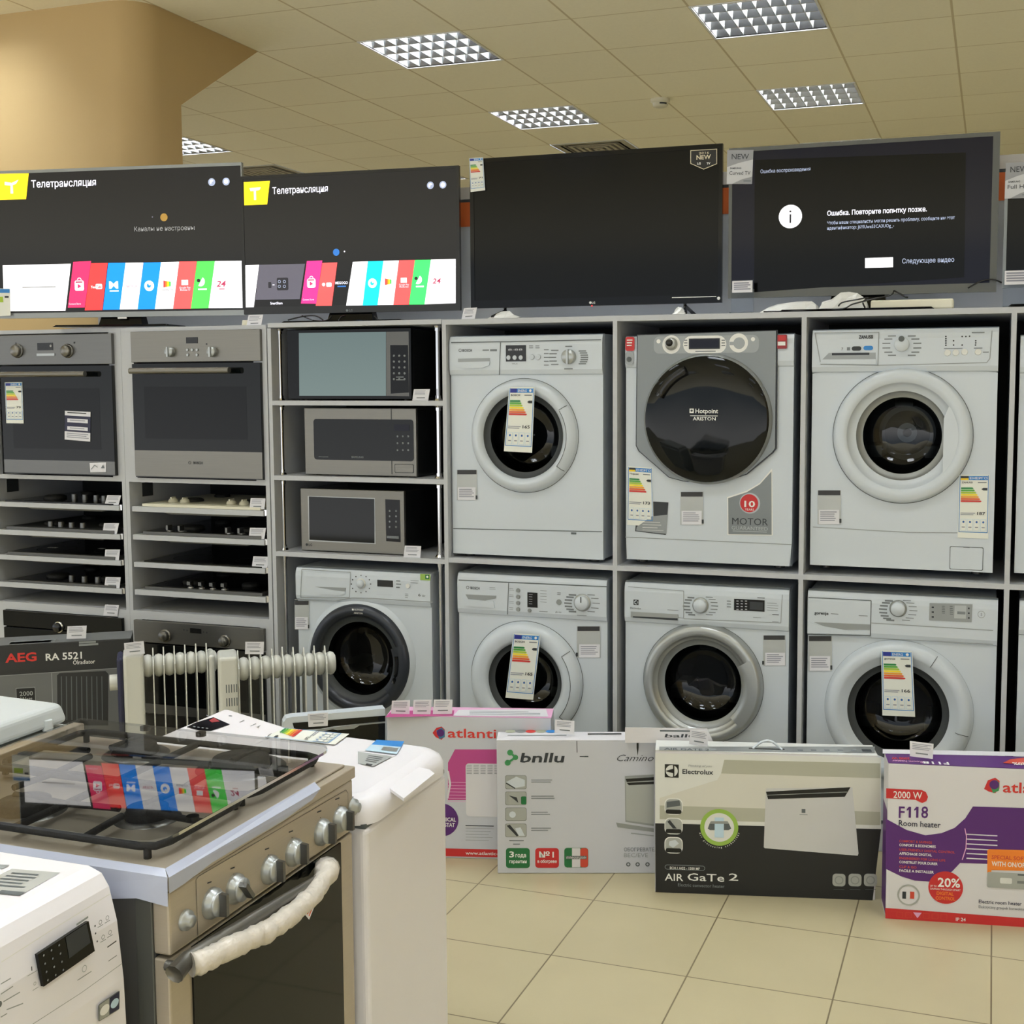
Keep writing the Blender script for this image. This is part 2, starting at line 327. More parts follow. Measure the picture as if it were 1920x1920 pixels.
for i in range(-11, 29):
    for j in range(-22, 14):
        if (i, j) in skip: continue
        x, y = cell(i, j); m.add([(x, y, ZC), (x, y+.6, ZC), (x+.6, y+.6, ZC), (x+.6, y, ZC)], [(0, 1, 2, 3)], 'ceilingtile')
ceil = struct(m, 'ceiling')
m = MB(); m.box(-12, 12, 13.6, 13.7, 0, ZC, 'wallfar'); struct(m, 'wall_back')
m = MB(); m.box(4.5, 4.6, -3, 13.6, 0, ZC, 'wallfar'); struct(m, 'wall_right_blocker')  # unseen side wall, added to keep light from the right out of the bays
# left wall: near face at Y=4.95, rounded corner, then the side face X=-3.84 with a haunched opening
m = MB(); r = .16; xw = -3.84; yn = 4.95
prof = [(-12, yn)]+[(xw-r+r*math.sin(math.radians(a)), yn+r-r*math.cos(math.radians(a))) for a in range(0, 91, 10)]+[(xw, 5.262)]
V = [(x, y, 0) for x, y in prof]+[(x, y, ZC) for x, y in prof]; n = len(prof)
m.add(V, [(i, i+1, i+1+n, i+n) for i in range(n-1)], 'wallpaint', True)
Zh = 3.026
m.add([(xw, 5.262, Zh), (xw, 5.955, ZC), (xw, 5.262, ZC), (xw-.35, 5.262, Zh), (xw-.35, 5.955, ZC)], [(0, 1, 2), (0, 3, 4, 1)], 'wallpaint')
m.add([(xw, 5.262, 0), (xw-.35, 5.262, 0), (xw-.35, 5.262, Zh), (xw, 5.262, Zh)], [(0, 1, 2, 3)], 'wallpaint')
m.box(-12, xw-.35, yn+.02, 5.262, 0, ZC, 'wallpaint'); struct(m, 'wall_left')

# ---------------------------------------------------------------- luminaires (first one built, the rest copied)
def make_lamp():
    x, y = 0, 0
    t = thing('louvre_ceiling_light', '', 'ceiling light', (.3, .3, ZC), 'recessed louvre lights in the tiled ceiling')
    m = MB(); a, b = .012, .588
    for x0, x1, y0, y1 in ((0, .6, 0, a), (0, .6, b, .6), (0, a, a, b), (b, .6, a, b)): m.box(x0, x1, y0, y1, ZC-.004, ZC+.02, 'lampwhite')
    m.build('trim_frame', t)
    m = MB(); z1 = ZC+.10
    m.add([(a, a, z1), (b, a, z1), (b, b, z1), (a, b, z1)], [(0, 1, 2, 3)], 'lampwhite')
    for p, q in (((a, a), (b, a)), ((b, a), (b, b)), ((b, b), (a, b)), ((a, b), (a, a))): m.add([(p[0], p[1], ZC), (q[0], q[1], ZC), (q[0], q[1], z1), (p[0], p[1], z1)], [(0, 1, 2, 3)], 'lampwhite')
    m.build('housing', t)
    m = MB()  # lengthwise reflectors
    for k in range(5):
        yc = a+(b-a)*k/4; z0, z2 = ZC+.004, ZC+.05; wb, wt = .003, .034
        m.hexa([(a, yc-wb, z0), (b, yc-wb, z0), (b, yc+wb, z0), (a, yc+wb, z0), (a, yc-wt, z2), (b, yc-wt, z2), (b, yc+wt, z2), (a, yc+wt, z2)], 'alu')
    m.build('reflector', t)
    m = MB()
    for k in range(9):
        xc = a+(b-a)*k/8; z0, z2 = ZC+.004, ZC+.05
        m.hexa([(xc-.0015, a, z0), (xc+.0015, a, z0), (xc+.0015, b, z0), (xc-.0015, b, z0), (xc-.010, a, z2), (xc+.010, a, z2), (xc+.010, b, z2), (xc-.010, b, z2)], 'lampwhite')
    m.build('cross_louvre', t)
    E('tube', (255, 250, 240), 12)
    for k in range(4):
        yc = a+(b-a)*(k+.5)/4; m = MB(); m.cyl((.02, yc, ZC+.075), (.58, yc, ZC+.075), .012, 'tube', 10); m.build('fluorescent_tube', t)
    ld = bpy.data.lights.new('tube_light', 'AREA'); ld.shape = 'SQUARE'; ld.size = .54; ld.energy = LAMPW; ld.color = LAMPC; ld.spread = math.radians(125)
    lo = bpy.data.objects.new('tube_light', ld); COL.objects.link(lo); lo.parent = t; lo.location = (0, 0, .095)
    return t
lamp0 = make_lamp()
def dup(root):
    r = root.copy(); COL.objects.link(r)
    for ch in list(root.children):
        c = ch.copy(); COL.objects.link(c); c.parent = r
        for g in list(ch.children): d = g.copy(); COL.objects.link(d); d.parent = c
    return r
LL = {(-1, 4): 'louvre ceiling light cut off by the beige wall above the leftmost television', (4, 1): 'louvre ceiling light with bright white scalloped blades, upper left of the ceiling', (7, 1): 'large louvre ceiling light at the top edge of the picture, right of centre',
      (4, 4): 'small distant louvre ceiling light left of the smoke detector', (7, 4): 'distant louvre ceiling light right of the smoke detector'}
for k, (i, j) in enumerate(LAMPS):
    L = lamp0 if k == 0 else dup(lamp0)
    x, y = cell(i, j); L.location = (x+.3, y+.3, ZC); L['label'] = LL.get((i, j), 'recessed louvre ceiling light outside the picture')
# ---------------------------------------------------------------- air vents
for (i, j), lab in zip(VENTS, ('square slotted air vent in the ceiling, above the third television', 'square slotted air vent in the ceiling between the two left televisions')):
    x, y = cell(i, j); t = thing('air_vent', lab, 'air vent', (x+.3, y+.3, ZC), 'ceiling air vents')
    m = MB(); m.box(x, x+.6, y, y+.6, ZC+.03, ZC+.04, 'slotdark'); m.build('backing', t)
    m = MB()
    for k in range(6):
        a, b = .01+k*.05, .01+k*.05+(.07 if k == 0 else .026)
        z = ZC-.002
        for q in ((x+a, x+.6-a, y+a, y+b), (x+a, x+.6-a, y+.6-b, y+.6-a), (x+a, x+b, y+b, y+.6-b), (x+.6-b, x+.6-a, y+b, y+.6-b)): m.box(*q, z, z+.012, 'ventgrey')
    m.build('grille', t)
# smoke detector
sx, sy = cell(6, 4); p = hit(1238, 186, (0, 0, ZC), (0, 0, 1)); t = thing('smoke_detector', 'round cream smoke detector on a ceiling grid crossing', 'smoke detector', (p[0], p[1], ZC))
S = Wd((p[0], p[1], ZC), (0, 0, -1), (1, 0, 0)); m = MB(); m.lathe(S, 0, 0, [(.062, 0), (.062, .018), (.05, .024)], 'cream', 32); m.build('base', t)
m = MB(); m.lathe(S, 0, 0, [(.05, .024), (.046, .045), (.03, .052), (0, .053)], 'cream', 32); m.lathe(S, 0, 0, [(.0505, .028), (.0485, .038)], 'ink', 32, 20, 80); m.lathe(S, 0, 0, [(.0505, .028), (.0485, .038)], 'ink', 32, 200, 340); m.build('sensor_head', t)

# ================================================================ display wall
YF, YB = 4.3, 4.9
X1 = [-1.992+.68*k for k in range(5)]; T = .0165
ZT, ZM, TB = 1.868, .956, .0185
m = MB()
t = thing('shelving_unit', 'long grey board shelving unit holding washing machines in two rows', 'shelving unit', (-1, YF, 0))
for k, x in enumerate(X1): m = MB(); m.box(x, x+T, YF, YB, 0, ZT, 'board'); m.build('upright', t)
x = -2.761; m = MB(); m.box(x, x+T, YF, YB, 0, ZT, 'board'); m.build('upright', t)
m = MB(); m.box(X1[4]+.68, X1[4]+.68+T, YF, YB, 0, ZT, 'board'); m.build('upright', t)
m = MB(); m.box(X1[0], X1[4]+.7, YF, YB, ZT, ZT+TB+.001, 'board'); m.build('top_board', t)
m = MB(); m.box(-2.755, X1[0]-.001, YF-.004, YB, ZT+.003, ZT+.021, 'board'); m.build('top_board', t)
for k in range(5):
    x = X1[k]; m = MB(); m.box(x+T, x+.68, YF+.001, YB, ZM, ZM+TB, 'board'); m.build('middle_board', t)
    m = MB(); m.box(x+T, x+.68, YF+.03, YB, 0, .098, 'board'); m.build('plinth', t)
x0, x1 = -2.761+T, X1[0]
for z in (1.5605, 1.2585, .9485): m = MB(); m.box(x0, x1, YF+.001, YB, z, z+.0185, 'board'); m.build('shelf_board', t)
m = MB(); m.box(x0, x1, YF+.03, YB, 0, .098, 'board'); m.build('plinth', t)
m = MB(); m.box(-2.76, X1[4]+.69, YB, YB+.006, 0, ZT+.02, 'backdark'); m.build('back_panel', t)
zs = [.098, .9485, .967, 1.2585, 1.277, 1.5605, 1.579, ZT]
for px_ in (530, 823.5):
    p = hit(px_, 900, (0, 4.36, 0), (0, 1, 0))
    m = MB()
    for a, b in ((.098, .9485), (.967, 1.2585), (1.277, 1.5605), (1.579, ZT)):
        m.cyl((p[0], 4.36, a), (p[0], 4.36, b), .0085, 'chrome', 14)
        for z, s in ((a, 1), (b, -1)): m.cyl((p[0], 4.36, z+.0002*s), (p[0], 4.36, z+.008*s), .019, 'chrome', 14, .014); m.cyl((p[0], 4.36, z+.008*s), (p[0], 4.36, z+.02*s), .0115, 'chrome', 14)
    m.build('chrome_post', t)
# backing panel with orange stripe behind the televisions
YP = 4.60; S = FY(YP); t = thing('display_backing_panel', 'tall grey backing panel with an orange stripe, standing behind the televisions', 'panel', (-1, YP, 1.89))
zz = lambda x, y: S.px(x, y)[2]
z0 = ZT+.0205; zo0, zo1, zt = (zz(872, 427)+zz(1880, 374))/2, (zz(872, 384)+zz(1880, 318))/2, (zz(872, 356)+zz(1880, 285))/2
M('panelgrey', (188, 190, 192), .6, noise=.03, nscale=4); M('panellight', (190, 186, 180), .6); M('stripeorange', (204, 98, 36), .55)
m = MB(); m.box(-3.835, 1.6, YP, YP+.02, z0, zo0, 'panelgrey'); m.build('panel_body', t)
m = MB(); m.box(-3.835, 1.6, YP-.001, YP+.02, zo0, zo1, 'stripeorange'); m.build('orange_stripe', t)
m = MB(); m.box(-3.835, 1.6, YP, YP+.02, zo1, zo1+.012, 'ink'); m.box(-3.835, 1.6, YP+.002, YP+.02, zo1+.012, zt, 'panellight'); m.build('upper_rail', t)

# ---------------------------------------------------------------- oven cabinets (left)
def cabinet(xl, xr, label, hobboard):
    t = thing('oven_cabinet', label, 'cabinet', ((xl+xr)/2, YF, 0), 'grey cabinets for built-in ovens and hobs')
    zt = 1.866
    for a, b in ((xl, xl+.018), (xr-.018, xr)): m = MB(); m.box(a, b, YF, YB-.02, 0, zt, 'board'); m.build('side_panel', t)
    m = MB(); m.box(xl, xr, YF-.002, YB-.02, zt, zt+.0165, 'board'); m.build('top_board', t)
    m = MB(); m.box(xl+.018, xr-.018, YF, YB-.02, 1.235, 1.253, 'board'); m.build('shelf_board', t)
    m = MB(); m.box(xl+.018, xr-.018, YF, YB-.02, hobboard, .684, 'board'); m.build('shelf_board', t)
    m = MB(); m.box(xl+.018, xr-.018, YB-.03, YB-.02, 0, zt, 'backdark'); m.build('back_panel', t)
    for z0, z1 in ((1.253, zt), (.05, hobboard)):
        for a, b in ((xl+.018, xl+.062), (xr-.062, xr-.018)): m = MB(); m.box(a, b, YF, YF+.018, z0, z1, 'board'); m.build('front_filler', t)
    m = MB(); m.box(xl+.018, xl+.02, YF+.08, YF+.15, 1.165, 1.225, 'boardin'); m.rect(Wd((xl+.0205, 0, 0), (1, 0, 0)), YF+.08, 1.165, YF+.15, 1.225, 'ink'); m.build('hinge_plate', t)
    return t
cabinet(-4.205, -3.4735, 'left grey cabinet at the picture edge with built-in ovens and pull-out hob shelves', .65)
cabinet(-3.4725, -2.766, 'right grey cabinet beside the microwave shelves with built-in ovens and hobs', .648)

# ---------------------------------------------------------------- pull-out hob shelves
def hobshelf(cab, z1, z0, hob, yf, lab_s, lab_h, xl, xr, xh0, xh1):
    """shelf drawer thing + the hob lying on it"""
    t = thing('pull_out_shelf', lab_s, 'pull-out shelf', ((xl+xr)/2, yf, z0), 'pull-out hob shelves in the two cabinets')
    m = MB(); m.box(xl, xr, yf, yf+.018, z0, z1, 'board'); m.build('front_rail', t, .001)
    m = MB(); m.box(xl, xl+.03, yf+.018, YB-.06, z0+.003, z1-.001, 'boardin'); m.box(xr-.03, xr, yf+.018, YB-.06, z0+.003, z1-.001, 'boardin'); m.build('side_rail', t)
    m = MB(); m.box(xr+.0005, xr+.011, yf+.005, YB-.1, z0+.002, z1+.004, 'chrome'); m.build('runner', t)
    h = thing(*hob['kind'], ((xh0+xh1)/2, yf+.03, z1)); h['label'] = lab_h; h['category'] = 'hob'; h['group'] = 'hobs on the pull-out shelves'
    th = hob.get('th', .012); y0, y1 = yf+.012, yf+.50
    m = MB(); m.box(xh0, xh1, y0, y1, z1+.0005, z1+th, hob['mat']); m.box(xh0+.02, xh1-.02, y0+.02, y1-.02, z1+th, z1+th+.001, hob['mat2']); m.build('top_plate', h, .002)
    m = MB(); m.hexa([(xh0+.10, y0+.05, z0-.014), (xh1-.10, y0+.05, z0-.014), (xh1-.10, y1-.05, z0-.014), (xh0+.10, y1-.05, z0-.014), (xh0+.07, y0+.03, z0-.0), (xh1-.07, y0+.03, z0), (xh1-.07, y1-.03, z0), (xh0+.07, y1-.03, z0)], hob.get('pan', 'boardin'))
    m.box(xh0+.07, xh1-.07, y0+.03, y1-.03, z0, z1+.0005, hob.get('pan', 'boardin')); m.build('base_pan', h)
    S = Fr((0, 0, z1+th), (0, 0, 1), (1, 0, 0)); zt = z1+th+.001
    for (x, y) in hob['knobs']:
        p = hit(x, y, (0, 0, zt), (0, 0, 1)); p[1] = max(p[1], y0+.03); m = MB(); k = hob['kk']
        if k == 'cyl': m.cyl((p[0], p[1], zt), (p[0], p[1], zt+.023), .0135, 'steel', 18, .0125)
        elif k == 'dome':
            W = Wd(p, (0, 0, 1), (1, 0, 0)); m.lathe(W, 0, 0, [(.021, 0), (.021, .006), (.017, .013), (.008, .018), (0, .019)], 'cream', 20); m.box(p[0]-.003, p[0]+.003, p[1]-.016, p[1]+.016, zt+.012, zt+.022, 'cream')
        elif k == 'fin': m.cyl((p[0], p[1], zt), (p[0], p[1], zt+.005), .019, 'steel', 18, .015); m.box(p[0]-.012, p[0]-.002, p[1]-.015, p[1]+.015, zt+.005, zt+.026, 'steel')
        else: m.cyl((p[0], p[1], zt), (p[0], p[1], zt+.004), .016, 'chrome', 18); m.cyl((p[0], p[1], zt+.004), (p[0], p[1], zt+.011), .009, 'black', 12); m.box(p[0]-.013, p[0]+.003, p[1]-.012, p[1]+.012, zt+.011, zt+.026, 'steel')
        m.build('knob', h)
    for (x, y, l) in hob.get('marks', ()):  # printed marks on the back wall of the recess / plate
        p = hit(x, y, (0, 0, zt), (0, 0, 1)); m = MB()
        for q in range(4): m.box(p[0]-l/2+q*l/4, p[0]-l/2+q*l/4+l/6, p[1], p[1]+.02, zt, zt+.0006, 'inkw')
        m.build('printed_mark', h)
    for (cx, cy, rr) in hob.get('burn', ((.15, .14, .05), (.43, .14, .035), (.15, .36, .035), (.43, .36, .045))):
        if hob.get('gas'):
            m = MB(); W = Wd((xh0+cx, y0+cy, zt), (0, 0, 1), (1, 0, 0)); m.lathe(W, 0, 0, [(rr, 0), (rr, .008), (rr*.8, .014), (0, .015)], 'castiron', 20); m.build('burner', h)
        else:
            m = MB(); W = Wd((xh0+cx, y0+cy, zt), (0, 0, 1), (1, 0, 0)); m.dm(W, 0, 0, rr*1.7, 'ink', .0004, 28, .96); m.build('cooking_zone', h)
    return t
G = ('gas_hob', '', 'hob'); H = ('glass_hob', '', 'hob')
gas = dict(kind=G, mat='blackgloss', mat2='blackgloss', gas=1)
gla = dict(kind=H, mat='blackgloss', mat2='blackgloss')
SL = [(1.131, 1.110), (1.007, .985), (.894, .873), (.772, .750)]
LB = ['topmost', 'second', 'third', 'lowest']
hl = [dict(gas, th=.006, pan='boardin', kk='cyl', knobs=[(140, 936), (160, 937), (181, 938), (196, 939)], marks=[(100, 928, .06)]),
      dict(gas, mat='steeld', mat2='blackmatte', th=.014, kk='cyl', knobs=[(96, 987), (115, 988), (135, 989), (156, 990)]),
      dict(gla, mat='steeld', mat2='blackgloss', th=.014, kk='cyl', knobs=[], marks=[(97, 1027, .05), (188, 1029, .03)]),
      dict(gas, mat='steeld', mat2='blackgloss', th=.010, kk='cyl', knobs=[(135, 1088), (159, 1090), (184, 1091)], marks=[(112, 1076, .07)])]
hr = [dict(gas, mat='cream', mat2='cream', th=.012, kk='dome', knobs=[(325, 941), (347, 942), (434, 945), (458, 946)]),
      dict(gas, mat='steeld', mat2='blackgloss', th=.014, kk='fin', knobs=[(319, 996), (341, 997), (429, 1001), (452, 1002)]),
      dict(gla, th=.006, kk='cyl', knobs=[]),
      dict(gas, mat='steeld', mat2='blackgloss', th=.014, kk='blk', knobs=[(356, 1102), (378, 1103), (400, 1104), (422, 1105)])]
dl = ['black hob with four steel knobs', 'steel-edged black hob with four steel knobs in the middle', 'steel-edged black glass hob without knobs', 'dark hob with three steel knobs beside a price tag']
dr = ['cream hob with four rounded cream knobs', 'black hob with two pairs of fin-shaped knobs', 'plain black glass hob without knobs or steel edge', 'steel-edged black hob with four small square knobs']
for k in range(4):
    hobshelf(None, *SL[k], hl[k], YF-.002, f'{LB[k]} of the pull-out shelves in the left cabinet', dl[k]+f' in the left cabinet', -4.18, -3.51, -4.13, -3.55)
SR = [(1.131, 1.109), (1.011, .989), (.893, .872), (.775, .752)]
for k in range(4):
    hobshelf(None, *SR[k], hr[k], YF-.002, f'{LB[k]} of the pull-out shelves in the right cabinet', dr[k]+f' in the right cabinet', -3.443, -2.797, -3.40, -2.82)
# ================================================================ washing machines
WY = 4.33
FB = FY(WY)
def washer(name, label, tl, br, fy, door, mats=('white', 'white'), zb=None, ring='std', fascia_h=.013, seam_y=None, hub=False, deep=.17):
    """front-loading washer: tl/br pixel corners of the front, fy fascia bottom edge pixel (x,y), door (cx, cy, R, r) in pixels"""
    x0, z1 = FB.uv(*tl); x1, z0 = FB.uv(*br)
    if zb is not None: z0 = zb
    t = thing(name, label, 'washing machine', ((x0+x1)/2, WY, z0-.012), 'front-loading washing machines in the shelving unit')
    body = mats[0]; yb = 4.33+.50
    cx, cz = FB.uv(door[0], door[1]); R = abs(FB.uv(door[0], door[1]-door[2])[1]-cz); r = abs(FB.uv(door[0], door[1]-door[3])[1]-cz)
    zf = FB.uv(*fy)[1]
    m = MB()  # sides, top, back
    m.box(x0+.004, x0+.012, WY+.012, yb, z0, z1-.012, body); m.box(x1-.012, x1-.004, WY+.012, yb, z0, z1-.012, body)
    m.box(x0+.006, x1-.006, WY+.025, yb, z1-.012, z1, body); m.box(x0+.006, x1-.006, yb-.01, yb, z0, z1-.012, body); m.box(x0+.006, x1-.006, WY+.02, yb, z0, z0+.01, body)
    # front sheet with a round opening
    n = 72; rc = r*.97; c = []; e = []
    for i in range(n):
        a = 2*PI*i/n; ca, sa = math.cos(a), math.sin(a); c.append((cx+rc*ca, cz+rc*sa))
        k = min(((x1-cx) if ca > 0 else (cx-x0))/max(abs(ca), 1e-9), ((zf+.002-cz) if sa > 0 else (cz-z0))/max(abs(sa), 1e-9)); e.append((cx+k*ca, cz+k*sa))
    P = FB.P; m.add([P(a, b) for a, b in c]+[P(a, b) for a, b in e], [(i, (i+1) % n, (i+1) % n+n, i+n) for i in range(n)], body)
    for q in ((x0, z0), (x1, z0), (x1, zf+.002), (x0, zf+.002)):  # corner fills
        i = min(range(n), key=lambda k: (e[k][0]-q[0])**2+(e[k][1]-q[1])**2); j = min((k for k in range(n) if k != i), key=lambda k: (e[k][0]-q[0])**2+(e[k][1]-q[1])**2)
        m.add([P(*q), P(*e[i]), P(*e[j])], [(0, 1, 2)], body)
    for a, b in (((x0, z0), (x1, z0)), ((x1, z0), (x1, z1)), ((x1, z1), (x0, z1)), ((x0, z1), (x0, z0))):
        m.add([P(*a), P(*b), P(*b, -.02), P(*a, -.02)], [(0, 1, 2, 3)], body)
    m.build('body', t)
    m = MB(); W = Wd((0, WY, 0), (0, -1, 0))  # drum and gasket
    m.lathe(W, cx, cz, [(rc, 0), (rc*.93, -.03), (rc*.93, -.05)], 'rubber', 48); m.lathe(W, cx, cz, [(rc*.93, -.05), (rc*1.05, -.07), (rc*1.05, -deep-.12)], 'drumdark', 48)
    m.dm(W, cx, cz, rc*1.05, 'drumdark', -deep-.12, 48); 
    for a in (90, 210, 330):
        q = math.radians(a); m.fbox(W, cx+rc*.8*math.cos(q)-.03, cx+rc*.8*math.cos(q)+.03, cz+rc*.8*math.sin(q)-.02, cz+rc*.8*math.sin(q)+.02, -deep-.11, -.08, 'drum')
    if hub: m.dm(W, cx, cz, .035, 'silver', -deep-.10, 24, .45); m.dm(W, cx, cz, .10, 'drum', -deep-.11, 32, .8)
    m.build('drum', t)
    for a in (x0+.05, x1-.05):
        for b in (WY+.05, yb-.05): m = MB(); m.cyl((a, b, z0-.012), (a, b, z0), .02, 'black', 14); m.build('levelling_foot', t)
    # fascia
    f = MB(); FF = Fr((0, WY-fascia_h, 0), (0, -1, 0)); h = fascia_h
    prof = [(0, zf), (-h*.6, zf+.004), (-h, zf+.02), (-h, z1-.035), (-h*.75, z1-.018), (-h*.2, z1-.004), (.012, z1)]
    V = [(x0-.0005, WY+a, b) for a, b in prof]+[(x1+.0005, WY+a, b) for a, b in prof]; k = len(prof)
    f.add(V, [(i, i+k, i+k+1, i+1) for i in range(k-1)], mats[1], False)
    for xx in (x0-.0005, x1+.0005): f.add([(xx, WY+a, b) for a, b in prof]+[(xx, WY+.02, z1), (xx, WY+.02, zf)], [tuple(range(k+2))], mats[1])
    return dict(t=t, f=f, FF=FF, cx=cx, cz=cz, R=R, r=r, x0=x0, x1=x1, z0=z0, z1=z1, zf=zf, W=W, body=body)
def door(w, ringmat, prof=None, rimmat='rubber', dome=.035, glass='bowlglass', seam=True):
    R, r, W, cx, cz = w['R'], w['r'], w['W'], w['cx'], w['cz']; m = MB()
    prof = prof or [(R*1.012, .0005), (R, .006), (R*.985, .018), (R*.94, .030), (R*.86, .036), (r*1.10, .034), (r*1.03, .026), (r, .018)]
    if seam: m.lathe(W, cx, cz, [(R*1.02, .0012), (R*.99, .0014)], 'seam', 72)
    m.lathe(W, cx, cz, prof, ringmat, 72); d = m.build('door', w['t'])
    g = MB(); h = prof[-1][1]
    g.lathe(W, cx, cz, [(r, h), (r*.95, h-.012), (r*.86, h-.016)], rimmat, 72); g.build('inner_rim', d)
    g = MB(); q = r*.86
    g.lathe(W, cx, cz, [(q, h-.016), (q*.97, -.02), (q*.9, -.055), (q*.75, -.075), (q*.4, -.088), (0, -.09)], glass, 64); g.build('glass_bowl', d)
    return d
def knob(par, S, x, y, r, h0, L, mat='silver', mark='ink', skirt=None, name='dial'):
    m = MB(); u, v = S.uv(x, y); R = abs(S.uv(x, y-r)[1]-v)
    if skirt: m.lathe(S if isinstance(S, Wd) else S, u, v, [(R*1.22, h0+.0004), (R*1.2, h0+.004), (R, h0+.006)], skirt, 32)
    m.lathe(S, u, v, [(R, h0), (R*.97, h0+L*.8), (R*.88, h0+L), (0, h0+L*1.02)], mat, 32)
    if mark: m.fbox(S, u-R*.07, u+R*.07, v+R*.1, v+R*.9, h0+L, h0+L+.0015, mark)
    return m.build(name, par)
def btn(par, S, x, y, r, mat='silver', L=.004, name='button'):
    m = MB(); m.pcyl(S, x, y, r, 0, L, mat, 16, .9); return m.build(name, par)
def ticks(m, S, cx, cy, r0, n, a0, a1, w=22, mat='inkl', skip=()):
    """printed programme names around a dial"""
    for i in range(n):
        a = math.radians(a0+(a1-a0)*i/(n-1)); x = cx+r0*math.cos(a); y = cy-r0*.95*math.sin(a); s = 1 if math.cos(a) > 0 else -1
        if abs(math.cos(a)) < .25: m.rect(S, x-w*.4, y, x+w*.4, y+2.2, mat, .0008)
        else: m.rect(S, x, y, x+s*w, y+2.2, mat, .0008)
grp = None
# ---- 1 upper left: white with dark display, long door handle
w = washer('washing_machine', 'upper-row white washing machine with black display and an energy label hanging on its door', (845, 630), (1131, 1050), (842, 704), (983.5, 817, 106, 80))
f, F = w['f'], w['FF']
f.line(F, [(846, 642.5), (1127, 637)], 1.6, 'seam'); f.line(F, [(938.5, 642), (936.5, 703)], 1.4, 'seam')
f.disc(F, 863, 657, 3.2, 'ink', .001, 14, rin=2.4); f.text(F, 'BOSCH', 867.5, 659.5, 885, 4.6, 'ink', .001, .02); f.rect(F, 905, 655.5, 917, 657.5, 'inkl'); f.rect(F, 919, 655, 932, 658.5, 'inkl')
f.text(F, 'WLX', 960, 683.5, 971, 2.6, 'inkl'); ticks(f, F, 1067, 669, 22, 7, 35, -35, 14); ticks(f, F, 1067, 669, 24, 5, 145, 215, 14)
for k in range(5): f.rect(F, 1020, 655+k*7.2, 1029, 656.5+k*7.2, 'inkl')
for x in (993, 1005): f.lines(F, x-1, 648, x+7, 655, 2, 'inkl', .001, .1)
f.rect(F, 1060, 648.5, 1073, 650.5, 'inkl'); f.rect(F, 1058, 690.5, 1074, 692.5, 'inkl')
cp = f.build('control_panel', w['t'])
m = MB(); m.prism(F, [(859, 672.5), (919, 671), (919, 677), (910, 684), (868, 685.5), (859, 679)], -.001, .0008, 'silver2'); m.prism(F, [(859, 679), (919, 677.5), (918, 685), (905, 690), (872, 691), (860, 687)], .0008, .006, 'white'); m.build('drawer_handle', cp)
m = MB(); m.pbox(F, 948.5, 647.5, 986.5, 677.5, 0, .0012, 'black'); m.text(F, '8:88', 953, 657.5, 980, 3.6, 's_dim', .0018); m.build('display', cp)
for x in (954, 965.5, 977): btn(cp, F, x, 670.5, 4.6, 'silver', .0045)
for x in (997.5, 1009.5): btn(cp, F, x, 669.5, 5, 'silver')
knob(cp, F, 1067, 669, 14, 0, .018, 'silver', None); m = MB(); u, v = F.uv(1067, 669); m.fbox(F, u-.0035, u+.0035, v-.027, v+.027, .018, .026, 'silver'); m.build('dial_grip', cp)
d = door(w, 'white')
m = MB(); m.lathe(w['W'], w['cx'], w['cz'], [(w['R']*.99, .0172), (w['R']*.94, .0312), (w['R']*.845, .0372)], 'white', 24, -38, 33)
for a in (-38, 33):
    q = math.radians(a); P0 = [w['W'].P(w['cx']+w['R']*k*math.cos(q), w['cz']+w['R']*k*math.sin(q), h) for k, h in ((.99, .0182), (.94, .0322), (.845, .0382))]; m.tube(P0, .0012, 'seam', 5)
m.tube([w['W'].P(w['cx']+w['R']*.845*math.cos(math.radians(a)), w['cz']+w['R']*.845*math.sin(math.radians(a)), .038) for a in range(-38, 34, 5)], .0012, 'seam', 5); m.build('handle', d)
S = FY(WY-.045); elabel(w['t'], quad(S, (955, 726), (1003, 726), (998, 849), (945, 846)), 'BOSCH', '165', bow=.006)
pocket(w['t'], FB, 857, 880, 895, 938)
m = MB(); m.line(FB, [(850, 991), (1129, 997)], 1.5, 'seam', .001); m.rect(FB, 1071, 998, 1081, 1002, 'seam', .002); m.build('kick_panel_seam', w['t'])
# ---- 2 upper middle: grey fascia, huge black door
w = washer('washing_machine', 'white washing machine in the upper row with grey front panel and huge round black door', (1174, 630), (1484, 1062), (1172, 690), (1326, 786, 112, 112), fascia_h=.010)
f, F = w['f'], w['FF']; cp = f.build('control_panel', w['t'])
m = MB(); gp = [(1197, 629), (1456, 620.5), (1454, 840), (1448, 848), (1400, 888), (1370, 898), (1326, 904), (1282, 901), (1256, 894), (1200, 845), (1195, 835)]
m.prism(F, gp, -.002, .010, 'greyfascia'); b = [((x-1326)*1.02+1326, (y-765)*1.012+765) for x, y in gp]; m.prism(F, b, -.0015, .002, 'black'); m.build('grey_front_panel', w['t'])
F2 = Fr((0, WY-.0205, 0), (0, -1, 0)); m = MB()
m.rrect(F2, 1226, 631, 1423, 661, .02, 'silver2'); m.disc(F2, 1235, 640, 4, 'inkw', .0016, 14); m.disc(F2, 1412, 636, 4, 'inkw', .0016, 14)
m.disc(F2, 1259, 646, 17.5, 'inkw', .0016, 28); m.rrect(F2, 1281, 630, 1362, 662, .03, 'inkw', .0016); m.disc(F2, 1385, 643, 18, 'inkw', .0016, 28); m.disc(F2, 1386, 643.5, 11, 'silver2', .002, 24)
m.rect(F2, 1368, 641, 1376, 647, 'silver2', .0022); m.lines(F2, 1283, 637, 1289, 652, 3, 'inkl', .002, .1); m.lines(F2, 1353, 637, 1360, 652, 3, 'inkl', .002, .1); m.rect(F2, 1304, 658, 1342, 659.5, 'inkl', .002); m.build('printed_controls', cp)
